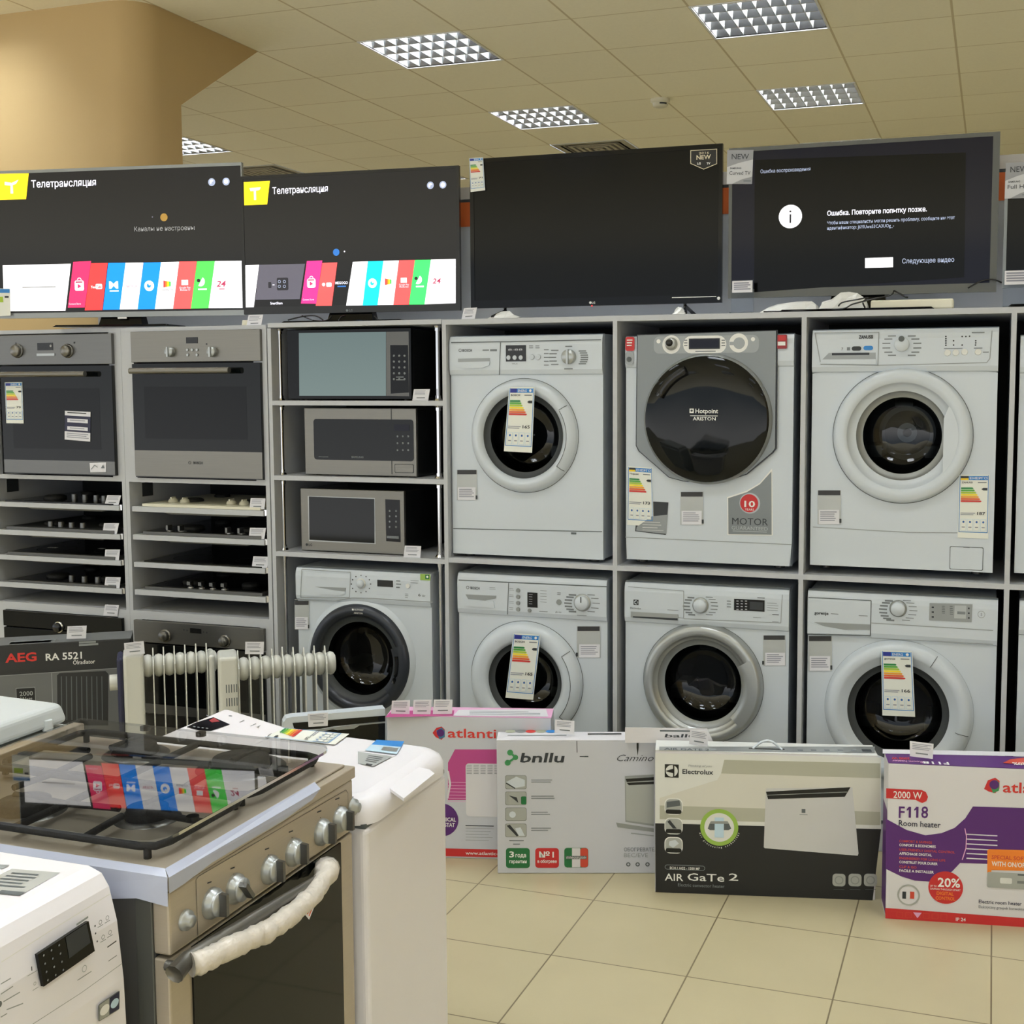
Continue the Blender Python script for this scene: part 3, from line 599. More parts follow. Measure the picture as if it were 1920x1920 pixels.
m = MB(); m.pbox(F2, 1292, 635, 1350, 654, .0018, .0035, 'black'); m.rect(F2, 1294, 637, 1348, 652, 'screensam', .004); m.build('display', cp)
knob(cp, F2, 1259, 645, 10, 0, .016, 'silver', None, 'silver'); m = MB(); u, v = F2.uv(1257, 643); m.lathe(F2, u, v, [(.013, .016), (.012, .021), (0, .0215)], 'black', 20); m.build('dial_cap', cp)
R, W, cx, cz = w['R'], Wd((0, WY-.0200, 0), (0, -1, 0)), *F2.uv(1326, 786); R = .2335
m = MB(); m.lathe(W, cx, cz, [(R, 0), (R*.99, .010), (R*.96, .018)], 'silver2', 72); m.lathe(W, cx, cz, [(R*.96, .018), (R*.93, .022), (R*.8, .030), (R*.5, .038), (0, .042)], 'darkglass', 72)
d = m.build('door', w['t'])
m = MB(); F3 = Fr((0, WY-.062, 0), (0, -1, 0)); m.text(F3, 'Hotpoint', 1304, 774.5, 1346.5, 8, 'inkw', .001, .015); m.rect(F3, 1293, 766, 1301, 774.5, 'inkw'); m.rect(F3, 1294, 779, 1346, 780.5, 'inkw'); m.text(F3, 'ARISTON', 1299, 788, 1342, 6, 'inkw', .001, .015); m.disc(F3, 1297, 770, 2.2, 'ink', .0015, 10)
m.build('door_lettering', d)
m = MB(); A = [W.P(cx+R*.80*math.cos(math.radians(a)), cz+R*.80*math.sin(math.radians(a)), .031) for a in range(112, 160, 6)]; m.tube(A, .018, 'black', 10); m.build('door_grip', d)
m = MB(); m.rrect(FB, 1175, 632, 1192, 658, .008, 'red', .0165); m.lines(FB, 1178, 637, 1189, 652, 3, 'inkw', .018, .2); m.build('red_sticker', w['t'])
m = MB(); m.rrect(FB, 1175, 659, 1190, 684, .012, 'silver2', .0165); m.disc(FB, 1182, 674, 5, 'seam', .018, 16); m.build('round_sticker', w['t'])
m = MB(); m.rrect(FB, 1459, 628, 1477, 654, .004, 'redd', .0165); m.rect(FB, 1460, 641, 1474, 648, 'inkw', .018); m.rect(FB, 1461, 629.5, 1475, 639, 'red', .018); m.build('red_sticker', w['t'])
elabel(w['t'], quad(FB, (1177, 874), (1224, 877), (1225.5, 987), (1176, 984)), 'Hotpoint', '173', 'ЕНЕРГО', True)
m = MB(); m.poly(FB, [(1203, 939), (1253.5, 942), (1248.5, 1003), (1191, 996), (1192, 985), (1220, 987)], 'ink', .0015); m.poly(FB, [(1222, 968), (1252, 965), (1249.5, 1001), (1193, 995), (1194, 988)], 'silver2', .0022); m.lines(FB, 1205, 978, 1245, 998, 4, 'inkw', .003); m.build('black_leaflet', w['t'])
pocket(w['t'], FB, 1276, 921, 1319, 984)
m = MB(); m.poly(FB, [(1448, 878), (1449, 1004), (1364, 1003), (1363.5, 932), (1400, 920), (1425, 905)], 'inkw', .0014); m.poly(FB, [(1446.5, 884), (1447, 1002.5), (1366, 1001.5), (1365.5, 934), (1400, 923), (1425, 908)], 'greyfascia', .002)
m.disc(FB, 1406, 943.5, 19.5, 'silver', .0025, 28); m.disc(FB, 1405, 943.5, 17, 'red', .003, 28); m.text(FB, '10', 1396, 950, 1416, 11, 'inkw', .0036, .02); m.text(FB, 'YEARS', 1397, 957, 1414, 4, 'inkw', .0036)
m.text(FB, 'MOTOR', 1373, 983, 1440, 12.5, 'ink', .0026, 0); m.text(FB, 'GUARANTEED', 1372, 992.5, 1440, 6.5, 'silver', .0026, 0); m.rect(FB, 1374, 996, 1438, 997, 'silver', .0026); m.build('guarantee_sticker', w['t'])
m = MB(); m.line(FB, [(1172, 1007), (1484, 1021)], 1.3, 'seaml', .001); m.build('kick_panel_seam', w['t'])
# ---- 3 upper right: plain white, drum hub visible
w = washer('washing_machine', 'white washing machine in the upper row whose round hub shows through the door glass', (1524.5, 618), (1861, 1074), (1523, 699), (1691, 817, 126, 84), hub=True)
f, F = w['f'], w['FF']
f.line(F, [(1528, 624.5), (1648, 623), (1646, 685), (1539, 683), (1528, 624.5)], 1.5, 'seaml'); f.line(F, [(1645, 685), (1850, 680), (1856, 672), (1860, 620)], 1.4, 'seaml')
f.text(F, 'ZANUSSI', 1610, 635, 1637, 6, 'ink', .001, .04)
f.rrect(F, 1597, 649.5, 1615, 657.5, .009, 'ink'); f.rrect(F, 1619, 648.5, 1637, 656.5, .009, 'e_g' if 0 else 'eblue'); f.text(F, '7', 1577.5, 657, 1581, 5, 'ink'); f.rect(F, 1588, 651, 1594, 657, 'inkl')
ticks(f, F, 1691, 647, 22, 6, 60, -60, 15); ticks(f, F, 1691, 647, 22, 6, 120, 240, 15)
for k in range(5): f.disc(F, 1773.5, 631+k*4.1, 1.6, 'ink', .001, 8)
for x, y in ((1788, 639), (1788, 647), (1804, 647), (1829.5, 639), (1829.5, 643), (1829, 647), (1804, 631), (1811, 631), (1818, 630.5)): f.disc(F, x, y, 1.5, 'ink', .001, 8)
f.rect(F, 1822, 622.5, 1846, 624.3, 'inkl'); f.rect(F, 1826, 652, 1842, 653.5, 'inkl'); f.rect(F, 1843, 659.5, 1854, 661, 'inkl'); f.lines(F, 1770, 653, 1816, 655, 1, 'inkl')
cp = f.build('control_panel', w['t'])
m = MB(); m.prism(F, [(1554, 662), (1642, 661), (1642, 673.5), (1542, 674)], -.001, .0012, 'silver2'); m.rect(F, 1560, 662, 1630, 665.5, 'black', .002); m.prism(F, [(1541, 674), (1642, 673.5), (1643, 683), (1537, 682)], 0, .005, 'white'); m.build('drawer_handle', cp)
knob(cp, F, 1691, 646, 14, 0, .018, 'white', None); m = MB(); m.pcyl(F, 1691, 635.5, 5.5, .0165, .020, 'seam', 16); m.build('dial_mark', cp)
for x, y in ((1776.5, 661.5), (1792, 661), (1808.5, 660), (1834, 660)): btn(cp, F, x, y, 6.2, 'offwhite', .004)
R, r = w['R'], w['r']
d = door(w, 'white', [(R*1.012, .0005), (R, .010), (R*.985, .024), (R*.955, .030), (R*.80, .036), (R*.79, .030), (r*1.1, .012), (r, .008)], 'silver2')
m = MB(); W = Wd((0, WY, 0), (0, -1, 0)); cx, cz = w['cx'], w['cz']; pts = []
for a in range(-42, 35, 4): pts.append((cx+R*.81*math.cos(math.radians(a)), cz+R*.81*math.sin(math.radians(a))))
xr = cx+r*.90; pts += [(xr, cz+R*.27), (xr, cz-R*.38)]
m.prism(W, pts, .012, .0362, 'white'); m.build('handle', d)
elabel(w['t'], quad(FB, (1798, 890), (1856, 890), (1853, 1010), (1795.5, 1008)), 'ZANUSSI', '187', 'ЕНЕРГО', True)
pocket(w['t'], FB, 1533, 918, 1577, 983)
m = MB(); m.line(FB, [(1524, 988), (1700, 998), (1795, 999)], 1.2, 'seaml', .001); m.rrect(FB, 1781, 1024, 1843, 1070, .004, 'seam', .001); m.rrect(FB, 1782.2, 1025.2, 1841.8, 1068.8, .004, 'white', .0018); m.rect(FB, 1806, 1025, 1818, 1027, 'seam', .0022); m.build('filter_flap', w['t'])
# ---- 4 lower left (under the microwaves): dark grey door
w = washer('washing_machine', 'white washing machine with wide dark grey door, below the three microwaves', (557, 1062), (813, 1420), (553, 1123), (677, 1234.5, 103, 80), zb=.112)
f, F = w['f'], w['FF']
f.line(F, [(566, 1067.5), (657.5, 1073), (655.5, 1120), (563.5, 1120), (566, 1067.5)], 1.2, 'seaml'); f.line(F, [(553, 1124), (628, 1127), (660, 1121), (700, 1122), (811, 1129)], 1.5, 'seaml')
for x in (575, 600): f.lines(F, x, 1071, x+18, 1092, 6, 'inkl', .001, .4, .25)
f.text(F, '6', 784.5, 1118, 789, 5, 'ink'); f.text(F, 'A+', 792, 1119, 798, 4, 'ink'); f.lines(F, 760, 1113, 767, 1123, 3, 'inkl'); f.rect(F, 705, 1114, 737, 1116, 'inkl'); f.lines(F, 743, 1088, 753, 1106, 3, 'inkl'); f.lines(F, 770, 1088, 786, 1096, 2, 'inkl')
ticks(f, F, 677, 1094, 17, 12, 0, 330, 2, 'ink'); cp = f.build('control_panel', w['t'])
m = MB(); m.prism(F, [(590, 1100), (649, 1102), (648, 1109), (628, 1107)], -.001, .001, 'silver2'); m.prism(F, [(598, 1104), (648, 1109), (648, 1113), (635, 1117), (600, 1113)], 0, .004, 'white'); m.build('drawer_handle', cp)
knob(cp, F, 677, 1094, 8, 0, .014, 'white', None, 'offwhite'); m = MB(); m.pbox(F, 707.5, 1087, 737, 1101, 0, .0014, 'black'); m.build('display', cp); btn(cp, F, 765, 1098.5, 4.5, 'offwhite')
m = MB(); m.rect(F, 788, 1076, 807, 1088.5, 'limeg'); m.rect(F, 797.5, 1077.5, 805, 1086, 'bgreen', .0014); m.disc(F, 801.5, 1081.5, 2.2, 'inkw', .0018, 10); m.build('green_sticker', cp)
R, r = w['R'], w['r']; M('doordark', (50, 54, 62), .3, .2, noise=0)
m = MB(); W = w['W']; cx, cz = w['cx'], w['cz']; m.lathe(W, cx, cz, [(R*1.09, .0005), (R*1.05, .010), (R*1.0, .014)], 'white', 72); m.build('door_surround', w['t'])
d = door(w, 'doordark', [(R, .012), (R*.985, .024), (R*.94, .033), (R*.88, .035), (R*.82, .030), (r*1.02, .020), (r, .016)], 'rubber', seam=False)
m = MB(); m.lathe(W, cx, cz, [(R*.985, .0246), (R*.93, .0352), (R*.84, .0374), (R*.72, .035), (R*.70, .024)], 'doordark', 20, -42, 20); A = [W.P(cx+R*.80*math.cos(math.radians(a)), cz+R*.80*math.sin(math.radians(a)), .037) for a in range(-26, 12, 5)]; m.tube(A, .008, 'black', 8); m.build('handle', d)
m = MB(); F3 = Fr((0, WY-.037, 0), (0, -1, 0)); m.text(F3, 'HOTPOINT', 665, 1144.5, 682, 3.4, 'inkw'); m.rect(F3, 660, 1141, 663.5, 1144.5, 'inkw'); m.text(F3, 'ARISTON', 664, 1150.5, 680, 3, 'inkw'); m.build('door_lettering', d)
pocket(w['t'], FB, 553, 1125, 580, 1180)
# ---- 5 lower: white with four round buttons
w = washer('washing_machine', 'white washing machine in the lower row with round grey buttons and a bent energy label', (860, 1072), (1139, 1440), (855, 1148), (987, 1275, 109, 72), zb=.112)
f, F = w['f'], w['FF']
f.line(F, [(860, 1087.5), (1138, 1100)], 1.7, 'seam'); f.line(F, [(954, 1093), (951.5, 1152)], 1.4, 'seam'); f.disc(F, 877, 1101.5, 3, 'ink', .001, 14, rin=2.2); f.text(F, 'BOSCH', 882.5, 1104.5, 899.5, 4.6, 'ink', .001, .02); f.lines(F, 918, 1101, 932, 1107, 2, 'inkl')
for k in range(4): f.lines(F, 955, 1103+k*12, 965, 1109+k*12, 2, 'inkl', .001, .3)
for k in range(5): f.rect(F, 1013, 1107+k*5.3, 1025, 1108.3+k*5.3, 'inkl')
f.text(F, 'A+++', 1041.5, 1149.5, 1053, 4, 'ink'); f.rect(F, 1011, 1145.5, 1027, 1147.5, 'inkl'); f.lines(F, 1045, 1111, 1053, 1117, 2, 'ink'); ticks(f, F, 1092, 1130, 19, 5, 60, -60, 14); ticks(f, F, 1092, 1130, 20, 7, 125, 235, 14); f.rect(F, 1082, 1153, 1100, 1155, 'inkl')
cp = f.build('control_panel', w['t'])
m = MB(); m.prism(F, [(873, 1114.5), (930.5, 1117), (930, 1122), (910, 1126), (878, 1123)], -.001, .0012, 'silver2'); m.prism(F, [(878, 1124), (926, 1127), (928, 1140), (875, 1136)], 0, .004, 'white'); m.build('drawer_handle', cp)
for y in (1107, 1119, 1130.5, 1142.5): btn(cp, F, 971.5, y, 4.2, 'silver2')
btn(cp, F, 993, 1144.5, 3.8, 'silver2'); btn(cp, F, 1048, 1129, 5.3, 'silver2')
m = MB(); m.pbox(F, 989, 1110.5, 1008, 1139.5, 0, .0014, 'black'); m.lines(F, 992, 1114, 999, 1136, 5, 's_dim', .002, .1, .2); m.build('display', cp)
knob(cp, F, 1092, 1130, 13.5, 0, .018, 'white', 'ink', 'silver')
d = door(w, 'white')
m = MB(); m.lathe(w['W'], w['cx'], w['cz'], [(w['R']*.99, .0172), (w['R']*.94, .0312), (w['R']*.845, .0372)], 'white', 24, -40, 35)
for a in (-40, 35):
    q = math.radians(a); m.tube([w['W'].P(w['cx']+w['R']*k*math.cos(q), w['cz']+w['R']*k*math.sin(q), h) for k, h in ((.99, .0182), (.94, .0322), (.845, .0382))], .0012, 'seam', 5)
m.tube([w['W'].P(w['cx']+w['R']*.845*math.cos(math.radians(a)), w['cz']+w['R']*.845*math.sin(math.radians(a)), .038) for a in range(-40, 36, 5)], .0012, 'seam', 5); m.build('handle', d)
S = FY(WY-.05); elabel(w['t'], quad(S, (963, 1187), (1014, 1190), (1000, 1312), (948, 1308)), 'BOSCH', '165', bow=.01)
pocket(w['t'], FB, 1082, 1173, 1126, 1233, .05)
# ---- 6 lower: silver door ring
w = washer('washing_machine', 'white washing machine in the lower row with a wide silver door ring', (1173, 1089), (1476, 1460), (1170, 1165), (1317.5, 1281, 111.5, 84), zb=.112)
f, F = w['f'], w['FF']
f.line(F, [(1178, 1100), (1282, 1108), (1282, 1159), (1270, 1157.5)], 1.1, 'seaml'); f.line(F, [(1282, 1160), (1464, 1168), (1467, 1115)], 1.3, 'seaml')
f.rect(F, 1188, 1124, 1197.5, 1134.5, 'ink'); f.disc(F, 1192.8, 1129.3, 3.8, 'white', .0014, 16); f.poly(F, [(1189.5, 1129.3), (1195.5, 1125.5), (1195.5, 1133)], 'ink', .0018); f.text(F, 'Electrolux', 1182, 1141.5, 1202, 3.6, 'ink'); f.rect(F, 1251.5, 1143, 1272, 1145, 'inkl')
ticks(f, F, 1313.5, 1135, 20, 7, 60, -60, 13); ticks(f, F, 1313.5, 1135, 20, 7, 125, 240, 13); f.lines(F, 1363, 1126, 1371, 1142, 3, 'inkl'); f.rect(F, 1420, 1120, 1434, 1122, 'ink'); f.lines(F, 1438, 1130, 1460, 1148, 4, 'inkl', .001, .2); f.rect(F, 1448, 1151.5, 1460.5, 1153.5, 'ink'); f.rect(F, 1412, 1157, 1427, 1158.5, 'inkl'); f.rect(F, 1448, 1165, 1460, 1166.5, 'inkl')
cp = f.build('control_panel', w['t'])
m = MB(); m.prism(F, [(1183, 1146.5), (1272, 1152), (1272, 1163.5), (1183, 1157)], -.001, .003, 'silver'); m.poly(F, [(1187, 1155), (1271, 1159), (1271, 1163), (1187, 1157.5)], 'ink', .0036); m.build('drawer_handle', cp)
knob(cp, F, 1313.5, 1135, 12.5, 0, .020, 'white', None, 'silver'); m = MB(); m.pbox(F, 1376.5, 1122.5, 1433.5, 1147, 0, .0016, 'black'); m.rect(F, 1406, 1128, 1431, 1144, 'ink', .0022)
for i in range(3):
    for j in range(4): m.rect(F, 1381+i*8, 1126+j*5.2, 1385+i*8, 1127.5+j*5.2, 's_dim', .0022)
m.build('display', cp)
R, r = w['R'], w['r']
d = door(w, 'silver', [(R*1.015, .0005), (R, .010), (R*.985, .024), (R*.95, .032), (R*.83, .034), (R*.82, .028), (r*1.03, .020), (r, .016)], 'silver2')
m = MB(); W = w['W']; m.lathe(W, w['cx'], w['cz'], [(R*.94, .0335), (R*.80, .0355), (r*.93, .034), (r*.92, .018)], 'silver', 26, -45, 30); m.build('handle', d)
pocket(w['t'], FB, 1431, 1190, 1473, 1248, .05)
# ---- 7 lower right: white with grey panel display
w = washer('washing_machine', 'white washing machine in the lower row with a grey display and a straight-hanging energy label', (1516, 1105), (1862, 1470), (1514, 1189), (1683.5, 1333, 131, 91), zb=.112)
f, F = w['f'], w['FF']
f.line(F, [(1516, 1120), (1633.5, 1126), (1632, 1192), (1514, 1189)], 1.5, 'seam'); f.line(F, [(1634, 1168), (1862, 1182)], 1.4, 'seaml'); f.line(F, [(1633, 1196), (1862, 1208)], 1.3, 'seaml')
f.text(F, 'gorenje', 1527, 1151.5, 1553.5, 5.5, 'ink', .001, .025); f.rect(F, 1558, 1150, 1572, 1152, 'inkl'); f.rect(F, 1610, 1153.5, 1627, 1155.5, 'inkl'); ticks(f, F, 1684, 1143, 21, 7, 65, -70, 15); ticks(f, F, 1684, 1143, 21, 8, 118, 250, 15)
cp = f.build('control_panel', w['t'])
m = MB(); m.prism(F, [(1526, 1166.5), (1632, 1171), (1631, 1181), (1585, 1181), (1545, 1174)], -.001, .0012, 'silver2'); m.prism(F, [(1515, 1166), (1545, 1174), (1590, 1182), (1631, 1181.5), (1631, 1190), (1514, 1187)], 0, .004, 'white'); m.build('drawer_handle', cp)
knob(cp, F, 1684, 1141, 13, 0, .022, 'white', None, 'silver2')
m = MB(); m.prism(F, [(1743, 1130.5), (1823.5, 1133), (1821.5, 1166.5), (1742, 1163)], 0, .0015, 'silver2'); m.poly(F, [(1790, 1135), (1812, 1135.5), (1811, 1160), (1789, 1159)], 'silver', .002); m.rect(F, 1795, 1146, 1810, 1152, 'greyfascia', .0024)
for j in range(3): m.rect(F, 1747, 1137+j*9, 1751, 1140+j*9, 'ink', .0022); m.rect(F, 1815, 1139+j*9, 1818, 1142+j*9, 'ink', .0022)
m.lines(F, 1766, 1136, 1772, 1152, 5, 'seam', .0022, .1); m.lines(F, 1781, 1136, 1787, 1154, 5, 'seam', .0022, .1); m.build('display_panel', cp)
m = MB(); m.disc(F, 1840, 1152, 6.6, 'seaml', .001, 24, rin=5.8); m.text(F, '5', 1838.5, 1154.5, 1841.5, 5, 'inkl'); m.build('start_button', cp)
R, r = w['R'], w['r']
d = door(w, 'white', [(R*1.02, .0005), (R, .008), (R*.985, .020), (R*.95, .030), (R*.84, .036), (r*1.16, .030), (r*1.03, .018), (r, .014)], 'rubber')
W = w['W']
for a in (58, -15): q = math.radians(a); m = MB(); m.tube([W.P(w['cx']+R*k*math.cos(q), w['cz']+R*k*math.sin(q), h) for k, h in ((.985, .021), (.95, .031), (.84, .037), (r/R*1.16, .031))], .0012, 'seam', 5); m.build('handle_seam', d)
S = FY(WY-.045); elabel(w['t'], quad(S, (1652, 1219), (1710.5, 1221), (1716, 1344), (1654.5, 1341)), 'gorenje', '166', bow=.004)
pocket(w['t'], FB, 1516, 1191, 1560, 1258)
# ---- right edge of the picture
for nm, tl, br, fy, dr, zb, lab in (('up', (1914, 628), (2262, 1090), (1914, 700), (2080, 820, 120, 80), None, 'upper white washing machine cut off by the right edge of the picture'), ('lo', (1912, 1124), (2262, 1500), (1912, 1190), (2085, 1340, 125, 84), .112, 'lower white washing machine cut off by the right edge of the picture')):
    w = washer('washing_machine', lab, tl, br, fy, dr, zb=zb); w['f'].build('control_panel', w['t']); door(w, 'white')
# ================================================================ televisions on top of the shelving
ZTV = 1.8885
def tv(label, S, frame_px, frame='black', screen='screenoff', bez=(.012, .012, .012, .02), depth=.05, stand='neck'):
    """S: plane of the frame front; frame_px (x_left, x_right, y_top@xref, y_bottom@xref, xref)"""
    xl, xr, yt, yb, xm = frame_px
    u0 = S.uv(xl, (yt+yb)/2)[0]; u1 = S.uv(xr, (yt+yb)/2)[0]; v1 = S.uv(xm, yt)[1]; v0 = S.uv(xm, yb)[1]
    c = S.P((u0+u1)/2, 0); t = thing('television', label, 'television', (c[0], c[1], ZTV+.0), 'televisions on top of the shelving')
    l, r, tp, b = bez; m = MB()
    m.fbox(S, u0, u0+l, v0, v1, -.018, 0, frame); m.fbox(S, u1-r, u1, v0, v1, -.018, 0, frame)
    m.fbox(S, u0+l, u1-r, v1-tp, v1, -.018, 0, frame); m.fbox(S, u0+l, u1-r, v0, v0+b, -.018, 0, frame); m.build('frame', t)
    m = MB(); m.fbox(S, u0+.01, u1-.01, v0+.01, v1-.01, -.03, -.018, 'blackmatte'); m.fbox(S, u0+.15, u1-.15, v0+.03, v0+(v1-v0)*.6, -depth, -.03, 'blackmatte'); m.build('rear_housing', t)
    m = MB(); m.fbox(S, u0+l, u1-r, v0+b, v1-tp, -.018, -.002, screen); sc_ = m.build('screen', t)
    um = (u0+u1)/2; va = S.P(0, v0)[2]
    if stand == 'neck':
        m = MB(); q = S.P(um, 0); zz0 = ZTV+.001
        P = lambda u, z, h: (lambda a: (a[0], a[1], z))(S.P(u, 0, h))
        m.hexa([P(um-.10, zz0+.008, -.06), P(um+.10, zz0+.008, -.06), P(um+.10, zz0+.008, .0), P(um-.10, zz0+.008, .0), P(um-.08, va+.06, -.05), P(um+.08, va+.06, -.05), P(um+.08, va+.06, -.03), P(um-.08, va+.06, -.03)], 'blackgloss'); m.build('stand_neck', t)
        m = MB(); m.hexa([P(um-.26, zz0, -.10), P(um+.26, zz0, -.10), P(um+.26, zz0, .09), P(um-.26, zz0, .09), P(um-.25, zz0+.008, -.09), P(um+.25, zz0+.008, -.09), P(um+.25, zz0+.008, .08), P(um-.25, zz0+.008, .08)], 'blackgloss'); m.build('stand_base', t)
    else:
        for s in (-1, 1):
            ux = um+s*(u1-u0)*.36; m = MB(); P = lambda u, z, h: (lambda a: (a[0], a[1], z))(S.P(u, 0, h))
            m.tube([P(ux, va+.01, -.012), P(ux, va-.012, -.012), P(ux+s*.02, ZTV+.007, .075)], .0065, 'black', 8); m.tube([P(ux, va-.008, -.012), P(ux+s*.02, ZTV+.007, -.10)], .0065, 'black', 8); m.build('stand_foot', t)
    return t, sc_, (u0, u1, v0, v1)
YR = hit(0, 0, (0, 0, 0), (0, 0, 1)) if 0 else None
# --- TV 1
S1 = yawfr(455, 400, 4.46, 9.25)
t, scr, _ = tv('leftmost television with a silver frame, showing a menu and the text about channels', S1, (-8, 456, 304, 591, 455), 'silver2', 'screenon', (.004, .004, .013, .022))
m = MB(); S = S1; t0 = -.0005
m.poly(S, [(-6, 326), (54, 325), (49, 373.5), (-6, 375)], 's_yellow', .0003); m.poly(S, [(9, 341), (22, 343), (35, 337), (30, 345), (24, 347), (25, 363), (20, 363), (20, 348), (9, 347)], 's_white', .0008)
m.text(S, 'Телетрансляция', 59, 352, 180.5, 13, 's_txt', .0006, .012); m.disc(S, 397, 341.5, 7.3, 's_btn', .0006); m.disc(S, 424, 340.5, 7.3, 's_btn', .0006); m.disc(S, 397, 341, 4, 's_white', .001, 12, a0=20, a1=250); m.disc(S, 424, 340.5, 4.2, 's_white', .001, 16); m.disc(S, 424, 340.5, 1.4, 's_btn', .0014, 8)
m.disc(S, 307.5, 407.5, 7.5, 's_gold', .0006); m.disc(S, 286, 407, 1.6, 's_grey', .0006, 8); m.text(S, 'Каналы не настроены', 252, 434, 365, 8.5, 's_dim', .0006)
m.poly(S, [(5, 497.5), (133, 494.5), (123, 582.5), (8, 583.5)], 's_white', .0003)
tiles = [((137.5, 491, 171, 489.5), (127.5, 577, 159, 576.5), 's_pink'), ((170.5, 493.7, 202, 493), (159, 582, 192, 581.3), 's_red'), ((203, 493, 235.5, 492.7), (193, 581, 224.5, 580.5), 's_blue'), ((235.5, 492.7, 269, 492.3), (224.5, 580.3, 258, 580), 's_white'), ((269.5, 492.3, 302, 491.7), (258, 580, 290.5, 579.5), 's_blue'), ((302, 491.5, 336, 490.7), (290.5, 579.5, 324.5, 579), 's_white'), ((336.5, 490.5, 369, 490), (324.5, 579, 358, 578.7), 's_coral'), ((369.5, 490, 403, 489.5), (358, 578.5, 391, 578), 's_green'), ((403, 489.5, 453, 489), (391, 578, 455, 577.7), 's_white')]
for (a, b, c, d), (e, f2, g, h), col in tiles: m.poly(S, [(a, b), (c, d), (g, h), (e, f2)], col, .0004 if col != 's_pink' else .0006)
def icons(m, S, X, Y, k=1.0):
    T_ = .0012
    m.rrect(S, X[0]-9*k, Y-8*k, X[0]+9*k, Y+11*k, .008, 's_white', T_); m.disc(S, X[0], Y-9*k, 4.5*k, 's_white', T_, 16, rin=3*k, a0=0, a1=180); m.poly(S, [(X[0]-3*k, Y-2*k), (X[0]+4*k, Y+3*k), (X[0]-3*k, Y+7*k)], 's_pink', T_+.0004); m.rect(S, X[0]-7*k, Y-6*k, X[0]+6*k, Y-4*k, 's_maroon', T_+.0004)
icons(m, S, [149], 534)
m.text(S, 'You', 170.5, 540.5, 179, 4.5, 's_white', .0012, .03); m.rrect(S, 179.5, 532.5, 192, 542, .005, 's_white', .0012); m.text(S, 'Tube', 181, 540, 191, 4.5, 's_red', .0016, .03)
m.text(S, 'M', 205, 541, 222, 13, 's_white', .0012, .03); m.rect(S, 206, 544.5, 223, 546.5, 's_txt', .0012); m.text(S, 'NETFLIX', 237, 539.5, 257.5, 5, 's_maroon', .0012)
m.disc(S, 280, 536, 10, 's_white', .0012); m.disc(S, 279.5, 535.5, 4.2, 's_blue', .0016, 14, a0=100, a1=380)
for q, c in enumerate(('s_red', 's_orange', 's_yellow', 's_green')): m.poly(S, [(306.5+q*3.5, 526+q*.6), (310+q*3.5, 526.6+q*.6), (310+q*3.5, 538.5-q*.6), (306.5+q*3.5, 539-q*.6)], c, .0012)
m.text(S, 'DIVAN.TV', 303, 545.5, 325, 3.4, 's_dark', .0012); m.rect(S, 340.5, 525, 353, 534.5, 's_white', .0012); m.text(S, 'Google Play', 336.5, 541, 357.5, 3.4, 's_txt', .0012); m.text(S, 'Фильмы TV', 338, 545.5, 357, 3.4, 's_txt', .0012)
m.disc(S, 376, 528, 9, 's_white', .0012, 20, a0=-120, a1=60); m.disc(S, 372.5, 526, 3.6, 's_dark', .0016, 14); m.rect(S, 371.5, 541, 388, 543.5, 's_txt', .0012)
m.text(S, '24', 406, 537.5, 422.5, 10.5, 's_maroon', .0012, .02, .2); m.lines(S, 411, 541, 423, 545, 1, 's_maroon', .0012)
m.text(S, 'Content Store', 129.5, 571.5, 152, 3.4, 's_txt', .0012); m.lines(S, 42, 538, 113, 540, 1, 's_dim', .0012)
m.build('on_screen_menu', scr)
m = MB(); m.rrect(S, 221, 594.5, 238, 597.5, .001, 'inkw', .002, h0=0); m.build('standby_light', t)
# --- TV 2
S2 = yawfr(655, 450, 4.44, 4.5); S = S2
t, scr, _ = tv('television with a dark grey frame showing the same menu, second from the left', S, (454, 861.5, 320.5, 586, 655), 'black', 'screenon', (.010, .012, .012, .030))
m = MB(); m.poly(S, [(457, 341.5), (506, 339), (501, 383.3), (458, 385)], 's_yellow', .0003); m.poly(S, [(468, 353), (489, 351), (487, 356), (480, 357.5), (480.5, 375), (476.5, 375), (476, 358), (470, 358.5)], 's_white', .0008)
m.text(S, 'Телетрансляция', 511, 364, 615, 12, 's_txt', .0006, .012); m.disc(S, 807, 347.5, 7, 's_btn', .0006); m.disc(S, 830.5, 346.5, 7, 's_btn', .0006); m.disc(S, 807, 347.5, 4.2, 's_white', .001, 12, a0=20, a1=260); m.disc(S, 830.5, 346.5, 4.2, 's_white', .001, 14)
m.disc(S, 630.5, 473, 6.7, 's_bluedot', .0006); m.disc(S, 646, 471.5, 1.6, 's_txt', .0006, 8)
m.poly(S, [(460, 497.5), (486, 496.5), (476, 576), (461, 576.3)], 's_white', .0003); m.poly(S, [(486.5, 496.5), (572, 494.5), (562, 561), (479, 562)], 's_grey', .0003)
m.rrect(S, 519, 521, 541, 544, .006, 's_dark', .0008); 
for q in ((524, 528), (533.5, 528), (524, 537), (533.5, 537)): m.disc(S, *q, 3, 's_btn', .0012, 10, rin=2)
m.rrect(S, 503, 529, 509, 540, .003, 's_dark', .0008); m.rect(S, 511, 533.5, 515, 535, 's_txt', .0008); m.text(S, 'SmartShare', 507, 571, 530, 4.6, 's_txt', .0006, .02)
